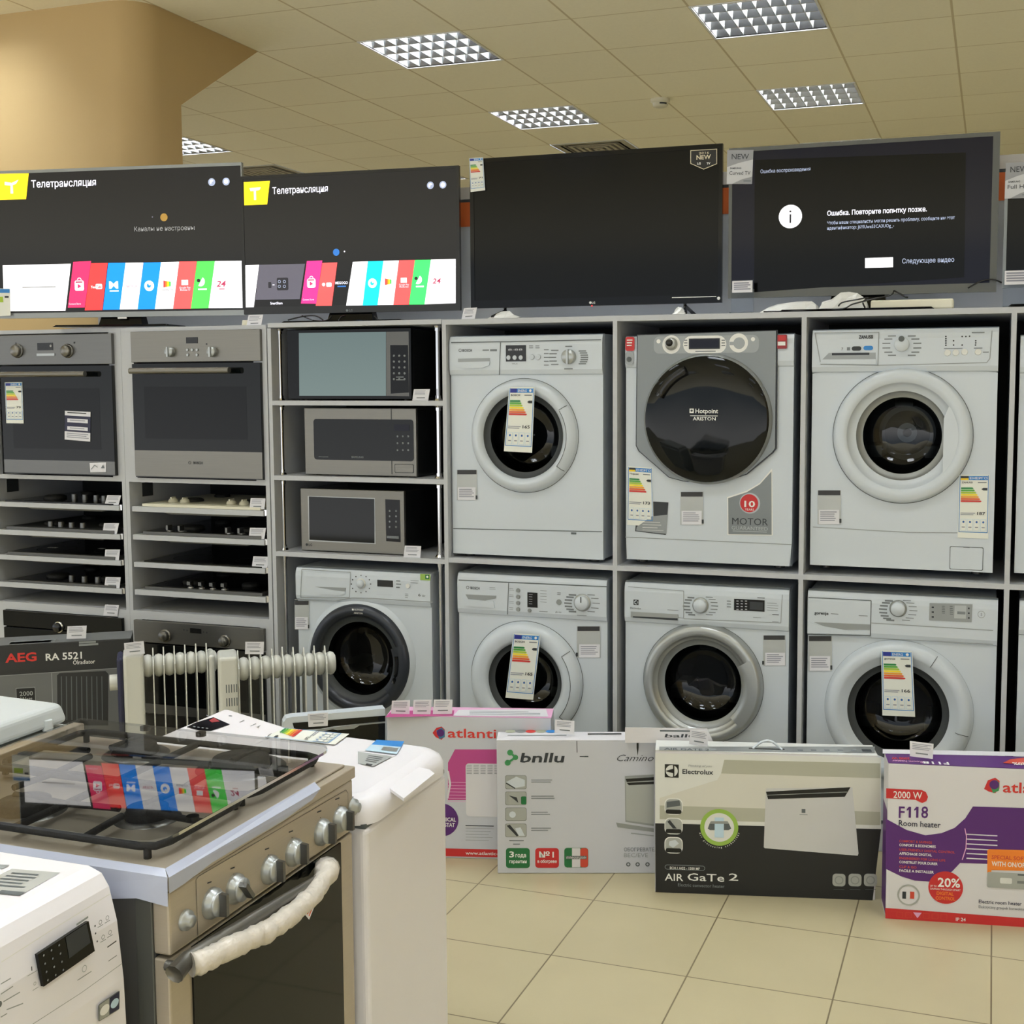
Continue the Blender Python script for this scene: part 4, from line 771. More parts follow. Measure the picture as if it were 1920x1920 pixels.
T2 = [((575.5, 489.5, 604.5, 488.5), (564.5, 569, 593, 569.5), 's_pink2'), ((604.5, 493, 632.5, 492), (592, 573.5, 622, 573.3), 's_coral'), ((661.5, 491, 690, 490), (649, 573, 680, 572.5), 's_white'), ((690.5, 490, 719, 489.3), (680, 572.7, 708, 572.3), 's_cyan'), ((719, 489, 748, 488.3), (708, 572, 737.5, 571.7), 's_white'), ((748.5, 488, 778, 487.5), (737.5, 571.6, 766.5, 571.3), 's_coral'), ((778, 487.5, 808, 487), (767, 571.2, 796, 571), 's_green2'), ((808, 486.7, 854.5, 485.5), (796, 570.7, 854.5, 568.5), 's_white')]
for (a, b, c, d), (e, f2, g, h), col in T2: m.poly(S, [(a, b), (c, d), (g, h), (e, f2)], col, .0004 if col != 's_pink2' else .0006)
icons(m, S, [584], 529.5, .9); m.rrect(S, 612, 530, 622, 537.5, .004, 's_white', .0012); m.disc(S, 607, 533.5, 3.4, 's_white', .0012, 10)
m.text(S, 'MEGOGO', 629, 533, 652.5, 4.6, 's_txt', .0012, .03); m.rect(S, 633, 536, 649, 538, 's_bluedot', .0012); m.disc(S, 698.5, 531, 9, 's_white', .0012); m.disc(S, 698, 531, 3.8, 's_cyan', .0016, 12, a0=100, a1=380)
for q, c in enumerate(('s_red', 's_orange', 's_yellow', 's_green')): m.poly(S, [(722+q*3, 522+q*.6), (725+q*3, 522.6+q*.6), (725+q*3, 534-q*.6), (722+q*3, 534.5-q*.6)], c, .0012)
m.rect(S, 751.5, 521, 763, 530, 's_white', .0012); m.text(S, 'Google Play', 748.5, 535.5, 767, 3.2, 's_txt', .0012); m.text(S, 'Фильмы', 749, 539.5, 766, 3, 's_txt', .0012); m.disc(S, 783.5, 524.5, 8.5, 's_white', .0012, 20, a0=-120, a1=60); m.disc(S, 780.5, 522, 3.4, 's_dark', .0016, 12); m.rect(S, 780, 536, 795, 538.5, 's_txt', .0012)
m.text(S, '24', 811, 531.5, 825.5, 9, 's_maroon', .0012, .02, .2); m.text(S, 'Content Store', 568, 563.5, 589, 3.2, 's_txt', .0012); m.build('on_screen_menu', scr)
m = MB(); m.disc(S, 651, 582, 2.6, 'inkl', .001, 14); m.text(S, 'LG', 655, 584, 661.5, 4, 'inkl', .001, .02); m.build('maker_mark', t)
# --- TV 3
S3 = yawfr(1120, 430, 4.42, 1.5); S = S3
t, scr, _ = tv('switched-off black television with a golden badge sticker, third from the left', S, (881.5, 1354, 283.5, 573, 1120), 'blackgloss', 'screenoff', (.016, .014, .016, .030), stand='feet')
m = MB(); O = [(1294.5, 282), (1344.5, 279), (1344.5, 307.5), (1319.5, 318), (1294.5, 307)]; M('gold', (206, 196, 168), .35, .5)
m.poly(S, O, 'gold', .0008); m.poly(S, [((x-1319.5)*.95+1319.5, (y-297)*.93+297) for x, y in O], 'black', .0012); m.text(S, '2016', 1310.5, 289.5, 1329.5, 4, 'gold', .0016); m.text(S, 'NEW', 1306, 299.5, 1333, 8, 'gold', .0016, .02); m.text(S, 'LG', 1307.5, 309, 1314, 4, 'inkw', .0016, .03); m.text(S, 'TV', 1325, 308.5, 1332, 3.6, 'inkw', .0016, .03)
m.build('badge_sticker', scr)
m = MB(); m.disc(S, 1107, 567.5, 2.4, 'inkw', .001, 14); m.text(S, 'LG', 1110, 569.5, 1116, 3.8, 'inkw', .001, .02); m.disc(S, 1110, 573.5, 1.6, 's_red', .0012, 10); m.build('maker_mark', t)
m = MB(); m.line(S, [(1260, 558), (1343, 556)], 1.4, 's_txt' if 0 else 'inkw', .0008); m.disc(S, 1347.5, 559.3, 3, 'inkw', .0008, 14); m.build('corner_trim', t)
elabel(t, quad(S, (880.5, 297), (906.5, 295.5), (910.5, 357), (883, 360.5), .004), '', '71')
# --- TV 4 (curved)
S4 = yawfr(1620, 410, 4.42, 1.0); S = S4
t, scr, _ = tv('curved television with a dark silver frame showing a playback error message', S, (1366, 1871.5, 262.5, 553, 1620), 'darkgreysteel', 'screensam', (.012, .022, .014, .030))
m = MB(); m.poly(S, [(1415, 300), (1811, 286), (1808, 520), (1414, 548)], 'screenoff', .0002)
m.text(S, 'Ошибка воспроизведения', 1426, 325, 1519.5, 6.5, 's_btn', .0006); m.disc(S, 1482, 406, 22, 's_white', .0006, 40); m.rect(S, 1480.5, 402, 1483.5, 418, 's_dark', .001); m.disc(S, 1482, 396.5, 2, 's_dark', .001, 10)
m.text(S, 'Ошибка. Повторите попытку позже.', 1551, 404.5, 1737.5, 8.5, 's_txt', .0006, .018); m.text(S, 'Чтобы наши специалисты могли решить проблему, сообщите им этот', 1551, 421, 1790, 6, 's_btn', .0006, .01); m.text(S, 'идентификатор: J6YlUwe53CA3UOg_-', 1551, 431, 1676, 6, 's_btn', .0006, .01)
m.poly(S, [(1622, 484), (1674.5, 482.3), (1674.5, 501), (1622, 502.5)], 's_white', .0006); m.text(S, 'Следующее видео', 1691.5, 494, 1789, 8.5, 's_btn', .0006, .006); m.build('on_screen_message', scr)
M('signgrey', (150, 152, 156), .5); M('signlight', (196, 198, 202), .5)
def sign(par, S, q, name, big, sm, last):
    Q = Qd(*[S.px(*p, .004) for p in q]); m = MB(); P = Q.P
    m.hexa([P(0, 1, -.002), P(1, 1, -.002), P(1, 1, 0), P(0, 1, 0), P(0, 0, -.002), P(1, 0, -.002), P(1, 0, 0), P(0, 0, 0)], 'signgrey')
    m.poly(Q, [(0, .5), (.45, .38), (1, .28), (1, .78), (.6, .86), (.2, 1), (0, 1)], 'signlight', .0006)
    m.text(Q, 'NEW', .18, .27, .84, .155, 'ink', .0012, 0); m.text(Q, 'SAMSUNG', .12, .56, .56, .05, 'ink', .0012, .02); m.text(Q, last, .10, .73, .92, .11, 'ink', .0012, 0); m.rect(Q, .66, .89, .95, .93, 'inkl', .0012)
    return m.build('new_model_sign', par)
sign(t, S, [(1364, 282), (1413, 281.5), (1410.5, 345.5), (1363, 345.5)], '', '', '', 'Curved TV')
# --- TV 5 (right edge)
S5 = yawfr(1886, 410, 4.40, -8); S = S5
t, scr, _ = tv('television cut off by the right edge of the picture behind a grey sign', S, (1882, 2250, 322, 540, 1886), 'greyfascia', 'screenoff', (.010, .012, .012, .02))
sign(t, S, [(1886.5, 306), (1936, 303), (1934, 371), (1884, 373)], '', '', '', 'Full HD')
# --- price tags up here
TG = 'price tags in front of the televisions'
price_tag(FY(4.34), (880.5, 578), (895, 576.5), (891, 598), (865.5+.5, 600), 'white price tag leaning between the second and third televisions', TG) if 0 else price_tag(FY(4.315), (870, 578), (894.5, 576.5), (890, 597.5), (865, 600), 'white price tag leaning between the second and third televisions', TG)
price_tag(FY(4.315), (466, 590.5), (493, 590), (489.5, 611), (462, 612.5), 'white price tag leaning below the left corner of the second television', TG)
price_tag(FY(4.31), (456, 621), (485, 620), (485.5, 641), (456, 642), 'white price tag stuck over the top right corner of the steel-fronted built-in oven', TG)
# acrylic stands with cards in front of the curved TVs
def acrylic(x0, y0, x1, y1, yb, label):
    S = FY(4.36); a = S.px(x0, y0); b = S.px(x1, y0); base = hit((x0+x1)/2, yb, (0, 4.36, 0), (0, 1, 0)); z = ZTV+.001
    t = thing('acrylic_price_stand', label, 'price stand', (base[0], 4.36, z), TG); m = MB(); m.box(a[0]-.004, b[0]+.004, 4.361, 4.364, z, a[2]+.003, 'clear'); m.box(a[0]-.004, b[0]+.004, 4.33, 4.3605, z, z+.003, 'clear'); m.build('clear_holder', t)
    m = MB(); c = S.px(x0, y1); m.box(a[0], b[0], 4.3585, 4.3605, c[2], a[2], 'card'); m.lines(Fr((0, 4.3583, 0), (0, -1, 0)), x0+3, y0+3, x1-3, y1-4, 4, 'cardline', .0004, .3); m.build('card', t)
acrylic(1373, 527, 1411, 549, 588, 'clear stand with a clipped-corner price card, left below the curved television')
acrylic(1884, 508, 1930, 534, 575, 'clear price stand at the right picture edge, below the last television')
m = MB(); Q = Qd(*[S1.px(*p, .012) for p in ((-12, 541), (22, 541.5), (23, 592), (-10, 594))]); m.rect(Q, 0, 0, 1, 1, 'sticker', 0); m.rect(Q, .05, .02, .98, .16, 'eblue', .0006); m.poly(Q, [(.1, .3), (.6, .3), (.62, .5), (.1, .5)], 'e_lg', .0006); m.rect(Q, .7, .27, .92, .34, 'ink', .0006); tag(m.build('energy_card', loc=Q.P(.5, 1)), 'small energy card at the lower left corner of the leftmost television', 'energy label')
# white packaging, cables, knick-knacks under the televisions
rnd = random.Random(5)
def crumple(name, pts, label, cat, mat='film2', h=.03, yw=.09, y0=4.345):
    """a crumpled wrap lying on the top board: outline follows pixel points (x, y_top)"""
    m = MB(); n = len(pts); rows = 7; V = []
    for i, (x, y) in enumerate(pts):
        p = hit(x, y, (0, y0+.03, 0), (0, 1, 0)); H = max(p[2]-ZTV-.001, .003)
        for j in range(rows):
            t = j/(rows-1); prof = math.sin(PI*min(1, t*1.35+.02)) if t < .7 else .6*(1-t)/.3+.1
            V.append((p[0]+rnd.uniform(-.004, .004), y0+yw*t+rnd.uniform(-.004, .004), ZTV+.0015+H*max(0, prof)*(1 if 0 < j < rows-1 else 0)*rnd.uniform(.85, 1.05)))
    m.add(V, [(i*rows+j, (i+1)*rows+j, (i+1)*rows+j+1, i*rows+j+1) for i in range(n-1) for j in range(rows-1)], mat, False)
    c = V[(n//2)*rows]; o = m.build(name, loc=(c[0], c[1], ZTV)); return tag(o, label, cat)
M('film2', (216, 216, 212), .35, noise=.06, nscale=30)
crumple('plastic_wrap', [(1427, 587), (1440, 575), (1460, 569), (1490, 566), (1510, 563), (1522, 562), (1530, 570), (1537, 584)], 'flat white plastic wrap under the left half of the curved television', 'plastic wrap')
crumple('plastic_wrap', [(1535, 582), (1541, 564), (1560, 557), (1578, 547), (1590, 546), (1606, 546), (1618, 553), (1624, 566), (1628, 582)], 'tall crumpled white plastic wrap under the middle of the curved television', 'plastic wrap', y0=4.36)
m = MB(); a = hit(1632, 580, (0, 4.35, 0), (0, 1, 0)); b = hit(1788, 560, (0, 4.35, 0), (0, 1, 0)); m.box(a[0], b[0], 4.35, 4.42, ZTV+.001, ZTV+.035, 'cream'); tag(m.build('power_strip', loc=(a[0], 4.35, ZTV), bevel=.006), 'cream plastic box lying under the right half of the curved television', 'power strip')
crumple('foot_wrap', [(919, 596), (926, 590), (940, 584), (953, 583), (962, 588), (975, 596)], 'grey-white plastic wrap around the left foot of the black television', 'plastic wrap', h=.02, yw=.10, y0=4.33)
crumple('foot_wrap', [(1264, 589), (1268, 580), (1273, 575), (1280, 576), (1286, 589)], 'white plastic wrap around the right foot of the black television', 'plastic wrap', yw=.08, y0=4.33)
def cable(pts, label, r=.0028, y=4.34):
    m = MB(); P = [hit(x, yy, (0, y+(k % 2)*.006, 0), (0, 1, 0)) for k, (x, yy) in enumerate(pts)]
    Q = []
    for i in range(len(P)-1):
        p0, p1, p2, p3 = P[max(i-1, 0)], P[i], P[i+1], P[min(i+2, len(P)-1)]
        for k in range(5): s = k/5; Q.append(.5*((2*p1)+(-p0+p2)*s+(2*p0-5*p1+4*p2-p3)*s*s+(-p0+3*p1-3*p2+p3)*s**3))
    Q.append(P[-1]); Q = [(q[0], q[1], max(q[2], ZTV+r+.001)) for q in Q]
    m.tube(Q, r, 'black', 6); tag(m.build('cable', loc=Q[0]), label, 'cable', 'black cables under the televisions')
cable([(1432, 587), (1442, 584), (1490, 584), (1540, 580), (1580, 579), (1600, 570), (1640, 560), (1670, 553), (1676, 545)], 'long black cable running over the white wrap below the curved television', y=4.335)
cable([(1572, 574), (1580, 567), (1610, 561), (1628, 558), (1618, 566), (1622, 577)], 'short looped black cable on the tall crumpled wrap', y=4.335)
cable([(1676, 545), (1686, 550), (1696, 556), (1702, 558)], 'short black cable hanging at the right of the crumpled wrap', y=4.335)
cable([(1815, 540), (1840, 527), (1862, 524), (1878, 530)], 'black cable at the lower right corner of the curved television', y=4.40)
cable([(540, 600), (565, 594), (590, 592), (606, 600)], 'black cable curling below the left half of the second television', y=4.36)
cable([(566, 592), (590, 601), (612, 601), (622, 592)], 'crossed black cable below the centre of the second television', y=4.38)
cable([(635, 601), (640, 594), (648, 591)], 'thin black cable left of the second television stand', y=4.40)
cable([(700, 592), (706, 597), (710, 601)], 'thin black cable right of the second television stand', y=4.40)
m = MB(); a = hit(463, 606, (0, 4.37, 0), (0, 1, 0)); m.cyl((a[0], 4.37, ZTV-.004), (a[0], 4.37, ZTV+.018), .021, 'cream', 18, .018); tag(m.build('white_knickknack', loc=(a[0], 4.37, ZTV-.004)), 'small white ball-like item behind the tag below the second television', 'knick-knack')  # little white ball-like item, drawn as a short tapered cylinder
m = MB(); a = hit(536, 602, (0, 4.36, 0), (0, 1, 0)); b = hit(745, 600, (0, 4.36, 0), (0, 1, 0)); # ================================================================ built-in ovens
def oven(label, zq, y, x0p, x1p, yt, yp, yg, ybt, panel='steel', xs=None, cut=None):
    """zq unused; pixel rows measured at x1p side; builds a built-in oven front standing proud of the cabinet"""
    S = FY(y); u0, v1 = S.uv(x0p, yt); u1 = S.uv(x1p, yt)[0]; vp = S.uv(x1p, yp)[1]; vg = S.uv(x1p, yg)[1]; v0 = S.uv(x1p, ybt)[1]
    if xs: u0 = u1-.595
    t = thing('built_in_oven', label, 'oven', ((u0+u1)/2, y, v0), 'built-in ovens in the cabinets')
    m = MB(); m.box(u0+.02, u1-.02, YF+.02, YF+.5, v0+.01, v1-.01, 'blackmatte'); m.build('carcass', t)
    m = MB(); m.fbox(S, u0, u1, vp+.001, v1, -.018, 0, panel); cp = m.build('control_panel', t, .002)
    m = MB(); m.fbox(S, u0+.003, u1-.002, v0, vp-.005, -.018, -.003, 'black'); m.fbox(S, u0+.003, u1-.003, vg, vp-.006, -.003, 0, 'darkglass'); m.fbox(S, u0+.003, u1-.003, v0+.004, vg, -.003, .0005, panel); dr = m.build('door', t)
    m = MB(); m.fbox(S, u0+.06, u1-.07, vg+.05, vp-.10, 0, .0004, 'blackgloss'); m.build('window', dr)
    return t, cp, dr, S, (u0, u1, v0, vg, vp, v1)
def bar(par, S, x0, y0, x1, y1, x2):
    m = MB(); a = S.uv(x0, (y0+y1)/2); b = S.uv(x1, (y0+y1)/2); r = abs(S.uv(x0, y0)[1]-S.uv(x0, y1)[1])/2
    m.cyl(S.P(a[0], b[1], .045), S.P(b[0], b[1], .045), r, 'steelw', 14); c = S.uv(x2, y0)[0]
    m.cyl(S.P(b[0]-.03, b[1], .045), S.P(b[0]-.03, b[1], 0), .008, 'black', 10); m.cyl(S.P(a[0]+.04, b[1], .045), S.P(a[0]+.04, b[1], 0), .008, 'black', 10)
    m.build('handle', par)
t, cp, dr, S, q = oven('built-in oven with two round knobs and an energy label, at the left picture edge', 0, 4.28, 0, 208, 629, 683, 865.5, 892, 'steel', xs=1)
knob(cp, S, 33, 658, 11, 0, .022, 'steelw', None, 'steel'); knob(cp, S, 127, 658, 11, 0, .022, 'steelw', None, 'steel')
m = MB(); m.pbox(S, 70, 643, 99.5, 656.5, 0, .0015, 'black'); m.text(S, '0', 94, 650.5, 97, 4, 'inkw', .002); m.build('display', cp); m = MB(); m.pbox(S, 69.5, 663, 103, 667, 0, .003, 'silver'); m.build('button_strip', cp)
m = MB(); m.disc(S, 139.5, 642.5, 1.8, 'ink'); m.disc(S, 30, 643.5, 1.5, 'ink'); m.build('panel_mark', cp)
bar(dr, S, -60, 696, 173, 706, 200)
Q = quad(S, (9.5, 717), (42.5, 716.5), (45, 794), (12.5, 793.5)); elabel(dr, Q, '', '79')
m = MB(); m.poly(S, [(122.5, 770), (170.5, 772.5), (170, 828), (122, 824)], 'eu' if 0 else 'ink', .0012); Q = quad(S, (122.5, 770), (170.5, 772.5), (170, 828), (122, 824))
M('navy', (36, 38, 66), .5); m.rect(Q, 0, 0, 1, 1, 'navy', .0004); m.rect(Q, .0, 0, 1, .16, 'card', .0008); m.rect(Q, .1, .26, .9, .39, 'card', .0008); m.rect(Q, .1, .53, .9, .65, 'card', .0008); m.rect(Q, 0, .71, 1, 1, 'card', .0008); m.lines(Q, .1, .04, .85, .13, 1, 'ink', .0012); m.lines(Q, .2, .3, .8, .37, 1, 'cardline', .0012); m.lines(Q, .2, .57, .8, .63, 1, 'cardline', .0012); m.lines(Q, .08, .76, .95, .95, 3, 'cardline', .0012); m.build('printed_sticker', dr)
m = MB(); Q = quad(S, (168.5, 868), (199.5, 867), (199.5, 885), (170, 885.5)); m.rect(Q, 0, 0, 1, 1, 'card', 0); m.line(S, [(172, 880), (178, 872), (184, 876)], 1.2, 'inkl', .0036); m.poly(S, [(190, 878), (194, 871), (197.5, 878)], 'inkl', .0036); m.build('warning_sticker', dr)
t, cp, dr, S, q = oven('steel-fronted built-in oven with a long pale handle bar, in the right cabinet', 0, 4.285, 244, 487, 622, 677.5, 848, 900, 'steelw')
knob(cp, S, 320.5, 660, 9.5, 0, .02, 'silver', None); knob(cp, S, 399.5, 660, 9.5, 0, .02, 'silver', None)
for x in (320.5, 399.5): m = MB(); u, v = S.uv(x, 660); m.fbox(S, u-.004, u+.004, v-.02, v+.02, .02, .028, 'silver'); m.build('dial_grip', cp)
m = MB(); m.pbox(S, 349, 632.5, 371, 643.5, 0, .0015, 'black'); m.build('display', cp)
for x, y in ((352, 656), (361, 656), (370, 656), (352.5, 665.5), (370, 665.5)): btn(cp, S, x, y, 2.6, 'silver', .005)
m = MB(); m.text(S, 'BOSCH', 363, 870, 380, 4.6, 'ink', .0014, .02); m.disc(S, 356, 867.5, 3, 'ink', .0014, 14, rin=2.2); m.disc(S, 387.5, 645, 1.8, 'ink'); m.build('maker_mark', dr)
bar(dr, S, 257, 688.5, 442, 700, 468)
t, cp, dr, S, q = oven('black glass built-in oven at the bottom of the left cabinet, behind the grey carton', 0, 4.285, 5, 228, 1143.5, 1190, 1330, 1345, 'darkglass')
knob(cp, S, 110, 1176, 9, 0, .018, 'black', None, 'chrome')
t, cp, dr, S, q = oven('steel built-in oven at the bottom of the right cabinet, behind the oil radiators', 0, 4.285, 250, 494, 1162, 1222, 1340, 1360, 'steel')
knob(cp, S, 310, 1192, 10, 0, .022, 'steel', None, 'steelw'); knob(cp, S, 422, 1202, 9.5, 0, .022, 'steel', None, 'steelw')
m = MB(); m.pbox(S, 356.5, 1177.5, 377.5, 1188, 0, .0015, 'black'); m.build('display', cp); m = MB(); [m.disc(S, x, y, 1.6, 'ink') for x, y in ((345, 1181), (351, 1182), (382, 1185), (388, 1186))]; m.build('panel_mark', cp)

# ================================================================ microwaves
def microwave(label, zb, pts, depth, front, y=4.345, side='black'):
    x0, x1, yt, yb = pts; S = FY(y); u0, v1 = S.uv(x0, yt); u1 = S.uv(x1, yt)[0]; v0 = S.uv(x0, yb)[1]
    t = thing('microwave_oven', label, 'microwave', ((u0+u1)/2, y, zb), 'microwaves on the chrome-post shelves')
    m = MB(); m.box(u0+.004, u1-.001, y+.016, y+depth, v0, v1-.002, side); m.build('housing', t, .003)
    for a in (u0+.04, u1-.04):
        for b in (y+.04, y+depth-.05): m = MB(); m.cyl((a, b, zb+.0003), (a, b, v0+.001), .012, 'black', 10); m.build('foot', t)
    m = MB(); m.fbox(S, u0, u1, v0, v1, -.016, 0, front); f = m.build('front_frame', t, .002)
    return t, f, S
t, f, S = microwave('black microwave with a mirrored door, on the top shelf', 1.579, (537, 770, 619, 748.5), .42, 'blackgloss')
m = MB(); m.poly(S, [(560.5, 624.5), (724, 622), (724, 742), (561.5, 742)], 'mirror', .001); m.build('mirror_door', t)
m = MB(); m.poly(S, [(724.5, 622), (766.5, 621.5), (767.5, 743), (724.5, 742)], 'steeld', .001); m.poly(S, [(732, 647), (765, 647), (767, 736), (733, 738)], 'blackgloss', .0018)
for i in range(3):
    for j in range(5): m.disc(S, 739+i*10, 667+j*11, 2.2, 'inkl', .0024, 10)
m.lines(S, 743, 706, 763, 716, 2, 'inkl', .003); m.build('keypad', t)
t, f, S = microwave('steel and black microwave with rounded window, on the middle shelf', 1.277, (570, 779.5, 765, 889), .38, 'steelw')
m = MB(); m.rrect(S, 588, 785.5, 776, 865, .012, 'darkglass', .002, h0=0); m.build('window', t)
m = MB(); m.rect(S, 739.5, 796, 768, 808, 'screensam', .003)
for i in range(3):
    for j in range(3): m.disc(S, 746+i*10, 818+j*13, 2, 'inkl', .003, 8)
m.text(S, 'SAMSUNG', 660, 858.5, 682, 3.6, 'inkl', .003, .02); m.lines(S, 598, 856, 617, 859, 1, 'inkl', .003); m.build('keypad', t)
m = MB(); m.line(S, [(733.5, 765), (735, 889)], 1.3, 'ink', .0008); m.rrect(S, 740, 870, 776, 887, .004, 'ink', .0008); m.rrect(S, 741, 871, 775, 886, .004, 'steelw', .0014); m.build('door_button', t)
t, f, S = microwave('steel microwave with a square window and separate black keypad, on the bottom shelf', .967, (563, 757, 915.5, 1031), .40, 'steelw')
m = MB(); m.rect(S, 577.5, 930, 704.5, 1020, 'silver', .001); m.poly(S, [(579.5, 931), (702, 935.5), (702.5, 1018.5), (580.5, 1012)], 'darkglass', .0018); m.build('window', t)
m = MB(); m.poly(S, [(722.5, 936), (749.5, 937.5), (751, 1016.5), (724.5, 1014.5)], 'blackgloss', .0015)
for i in range(2):
    for j in range(4): m.disc(S, 731+i*12, 958+j*10, 2, 'inkl', .002, 8)
m.rect(S, 725.5, 1004.5, 748, 1010, 'inkl', .002); m.build('keypad', t)
m = MB(); m.disc(S, 575.5, 1021, 2.6, 'ink', .001, 14); m.text(S, 'LG', 579, 1023.5, 585.5, 4.4, 'ink', .001, .02); m.build('maker_mark', t)
# ================================================================ price tags on the shelves
F43 = FY(4.315); G1 = 'price tags on the hob shelves'
def tg(q, lab, g=G1, S=FY(4.313)): price_tag(S, *q, lab, g)
tg([(201, 928.5), (227, 929), (222, 947), (196, 946.5)], 'price tag on the topmost hob shelf of the left cabinet')
tg([(195, 981), (223, 981), (219, 1001), (192, 1000.5)], 'price tag on the second hob shelf of the left cabinet')
tg([(197.5, 1030.5), (225, 1030.5), (222.5, 1051), (195.5, 1050.5)], 'price tag on the third hob shelf of the left cabinet')
tg([(198, 1082), (226, 1082.5), (224, 1103), (195.5, 1102)], 'price tag on the lowest hob shelf of the left cabinet')
price_tag(FY(4.295), (197, 1133.5), (223, 1134.5), (220, 1155.5), (193.5, 1154), 'price tag hanging on the fixed board under the hobs in the left cabinet', G1)
tg([(470, 934), (498, 934.5), (495.5, 955), (467.5, 954.5)], 'price tag beside the cream hob in the right cabinet')
tg([(468.5, 989.5), (498.5, 990), (495.5, 1011), (466, 1011.5)], 'price tag on the second hob shelf of the right cabinet')
tg([(475, 1043), (504, 1044), (501, 1065), (472, 1064)], 'price tag on the third hob shelf of the right cabinet')
G2 = 'price tags on the microwave shelves'
tg([(776, 730), (806, 729.5), (802.5, 751.5), (773, 751.5)], 'price tag right of the black microwave on the top shelf', G2)
tg([(759, 1023), (789.5, 1024), (788, 1046.5), (756.5, 1045.5)], 'price tag in front of the steel microwave on the bottom shelf', G2)
# ================================================================ heater cartons on the floor
def carton(label, bl, br, tl, depth, mat, top, side=None, zt=None, bev=.003):
    a = hit(*bl, (0, 0, 0), (0, 0, 1)); b = hit(*br, (0, 0, 0), (0, 0, 1)); d = (b-a); d /= np.linalg.norm(d)
    S = Fr(a, (d[1], -d[0], 0)); u1 = S.uv(*br)[0]; z = zt or S.uv(*tl)[1]
    return S, u1, z
def box_thing(S, u0, u1, z, depth, mat, top, label, side=None, grp_='cardboard heater boxes standing on the floor'):
    c = S.P((u0+u1)/2, 0, -depth/2); t = thing('heater_box', label, 'box', (c[0], c[1], 0), grp_); m = MB()
    m.fbox(S, u0, u1, .0, z-.0015, -depth, 0, side or mat); m.build('carton', t, .003)
    m = MB(); m.fbox(S, u0, u1, z-.0014, z, -depth, 0, top); return t, m
# --- pink heater box
a = hit(840, 1609, (0, 0, 0), (0, 0, 1)); r15 = math.radians(15.5); SA = Fr(a, (math.sin(r15), -math.cos(r15), 0)); S = SA
t, tp = box_thing(S, -.208, .362, .503, .12, 'boxgrey', 'pinkl', 'pink and white heater box with a red base band, behind the other boxes')
TS = Fr(S.P(0, .5035), (0, 0, 1), S.u); tp.lines(TS, 880, 1334, 1015, 1342, 3, 'inkl', .0006, .5, .3); tp.poly(TS, [(722, 1345), (850, 1342), (852, 1332), (735, 1333)], 'pink', .0004); tp.poly(TS, [(850, 1342), (1028, 1344), (1024, 1330), (860, 1331)], 'boxwhite', .0005)
tp.build('top_flap', t)
m = MB(); P = S
m.poly(S, [(840, 1430), (853, 1405), (1025, 1405), (1035, 1500), (1035, 1500), (840, 1500)], 'pink', .0006)
for k in range(7): m.rect(S, 838, 1466+k*6, 876, 1467.6+k*6, 'pinkl', .0009)
m.poly(S, [(838, 1444), (842, 1446), (846, 1470), (841, 1497), (838, 1496), (842, 1470)], 'boxwhite', .0011)
m.disc(S, 828, 1537, 31, 'purple', .001, 32); m.text(S, 'MECHANICAL', 800, 1539, 855, 7, 'inkw', .0014, .02); m.text(S, 'THERMOSTAT', 800, 1549, 853, 7, 'inkw', .0014, .02)
m.rect(S, 806, 1590, 1035, 1609.5, 'red', .0008); m.text(S, 'www.atlantic-comfort.com', 873, 1602, 990, 6, 'inkw', .0012, .01)
m.poly(S, [(811, 1374), (818, 1365), (828, 1362), (834, 1368), (834, 1380), (828, 1387), (817, 1382)], 'red', .0010); m.poly(S, [(818, 1370), (828, 1364), (834, 1370), (834, 1382), (824, 1386)], 'teal', .0012); m.disc(S, 826, 1374, 7, 'purple', .0014, 18)
m.text(S, 'atlantic', 839.5, 1382.5, 948, 16.5, 'aegred', .001, .012); m.lines(S, 873, 1547, 930, 1580, 6, 'seaml', .001, .25, .3); m.rect(S, 873, 1547, 926, 1549.5, 'ink', .0013)
m.rrect(S, 873, 1431, 965, 1532, .012, 'boxwhite', .0012)
for k in range(6): m.lines(S, 875+k*13, 1434, 885+k*13, 1453, 6, 'inkl', .0016, .05, .35)
m.build('printed_front', t)
# --- white box with green logo
a = hit(933, 1638, (0, 0, 0), (0, 0, 1)); r_ = math.radians(18.7); SB = Fr(a, (math.sin(r_), -math.cos(r_), 0)); S = SB
t, tp = box_thing(S, 0, .60, .4585, .098, 'boxgrey', 'boxwhite', 'white heater box with a green molecule logo, overlapped by the black and white box')
TS = Fr(S.P(0, .4590), (0, 0, 1), S.u)
for k, c in enumerate(('olive', 'silver2', 'e_r', 'olive', 'eblue')): tp.disc(TS, 957+k*19, 1371.5, 2.7, c, .0006, 18, asp=1)
tp.lines(TS, 952, 1378, 1070, 1382, 1, 'seaml', .0006, .1); tp.line(TS, [(1102, 1376.5), (1165, 1376)], 2.0, 'black', .0008); tp.build('top_flap', t)
m = MB()
for x, y, r in ((956.5, 1411, 5.5), (966.5, 1420, 5), (952, 1430, 5.5)): m.disc(S, x, y, r, 'logogreen', .001, 18)
m.line(S, [(956.5, 1411), (966.5, 1420), (952, 1430)], 4, 'logogreen', .0009)
m.text(S, 'bnllu', 975, 1429, 1056.5, 17, 'ink', .001, .022, .12); m.line(S, [(1081.5, 1389), (1082, 1411)], 1.2, 'ink', .001); m.rect(S, 1087, 1417.5, 1103, 1419, 'ink', .001)
m.text(S, 'Camino', 1154, 1427, 1223, 12, 'ink', .001, -.008, .45); m.poly(S, [(1193.5, 1388), (1197.5, 1388), (1197.5, 1402), (1195.5, 1417), (1193.5, 1402)], 'black', .0009)
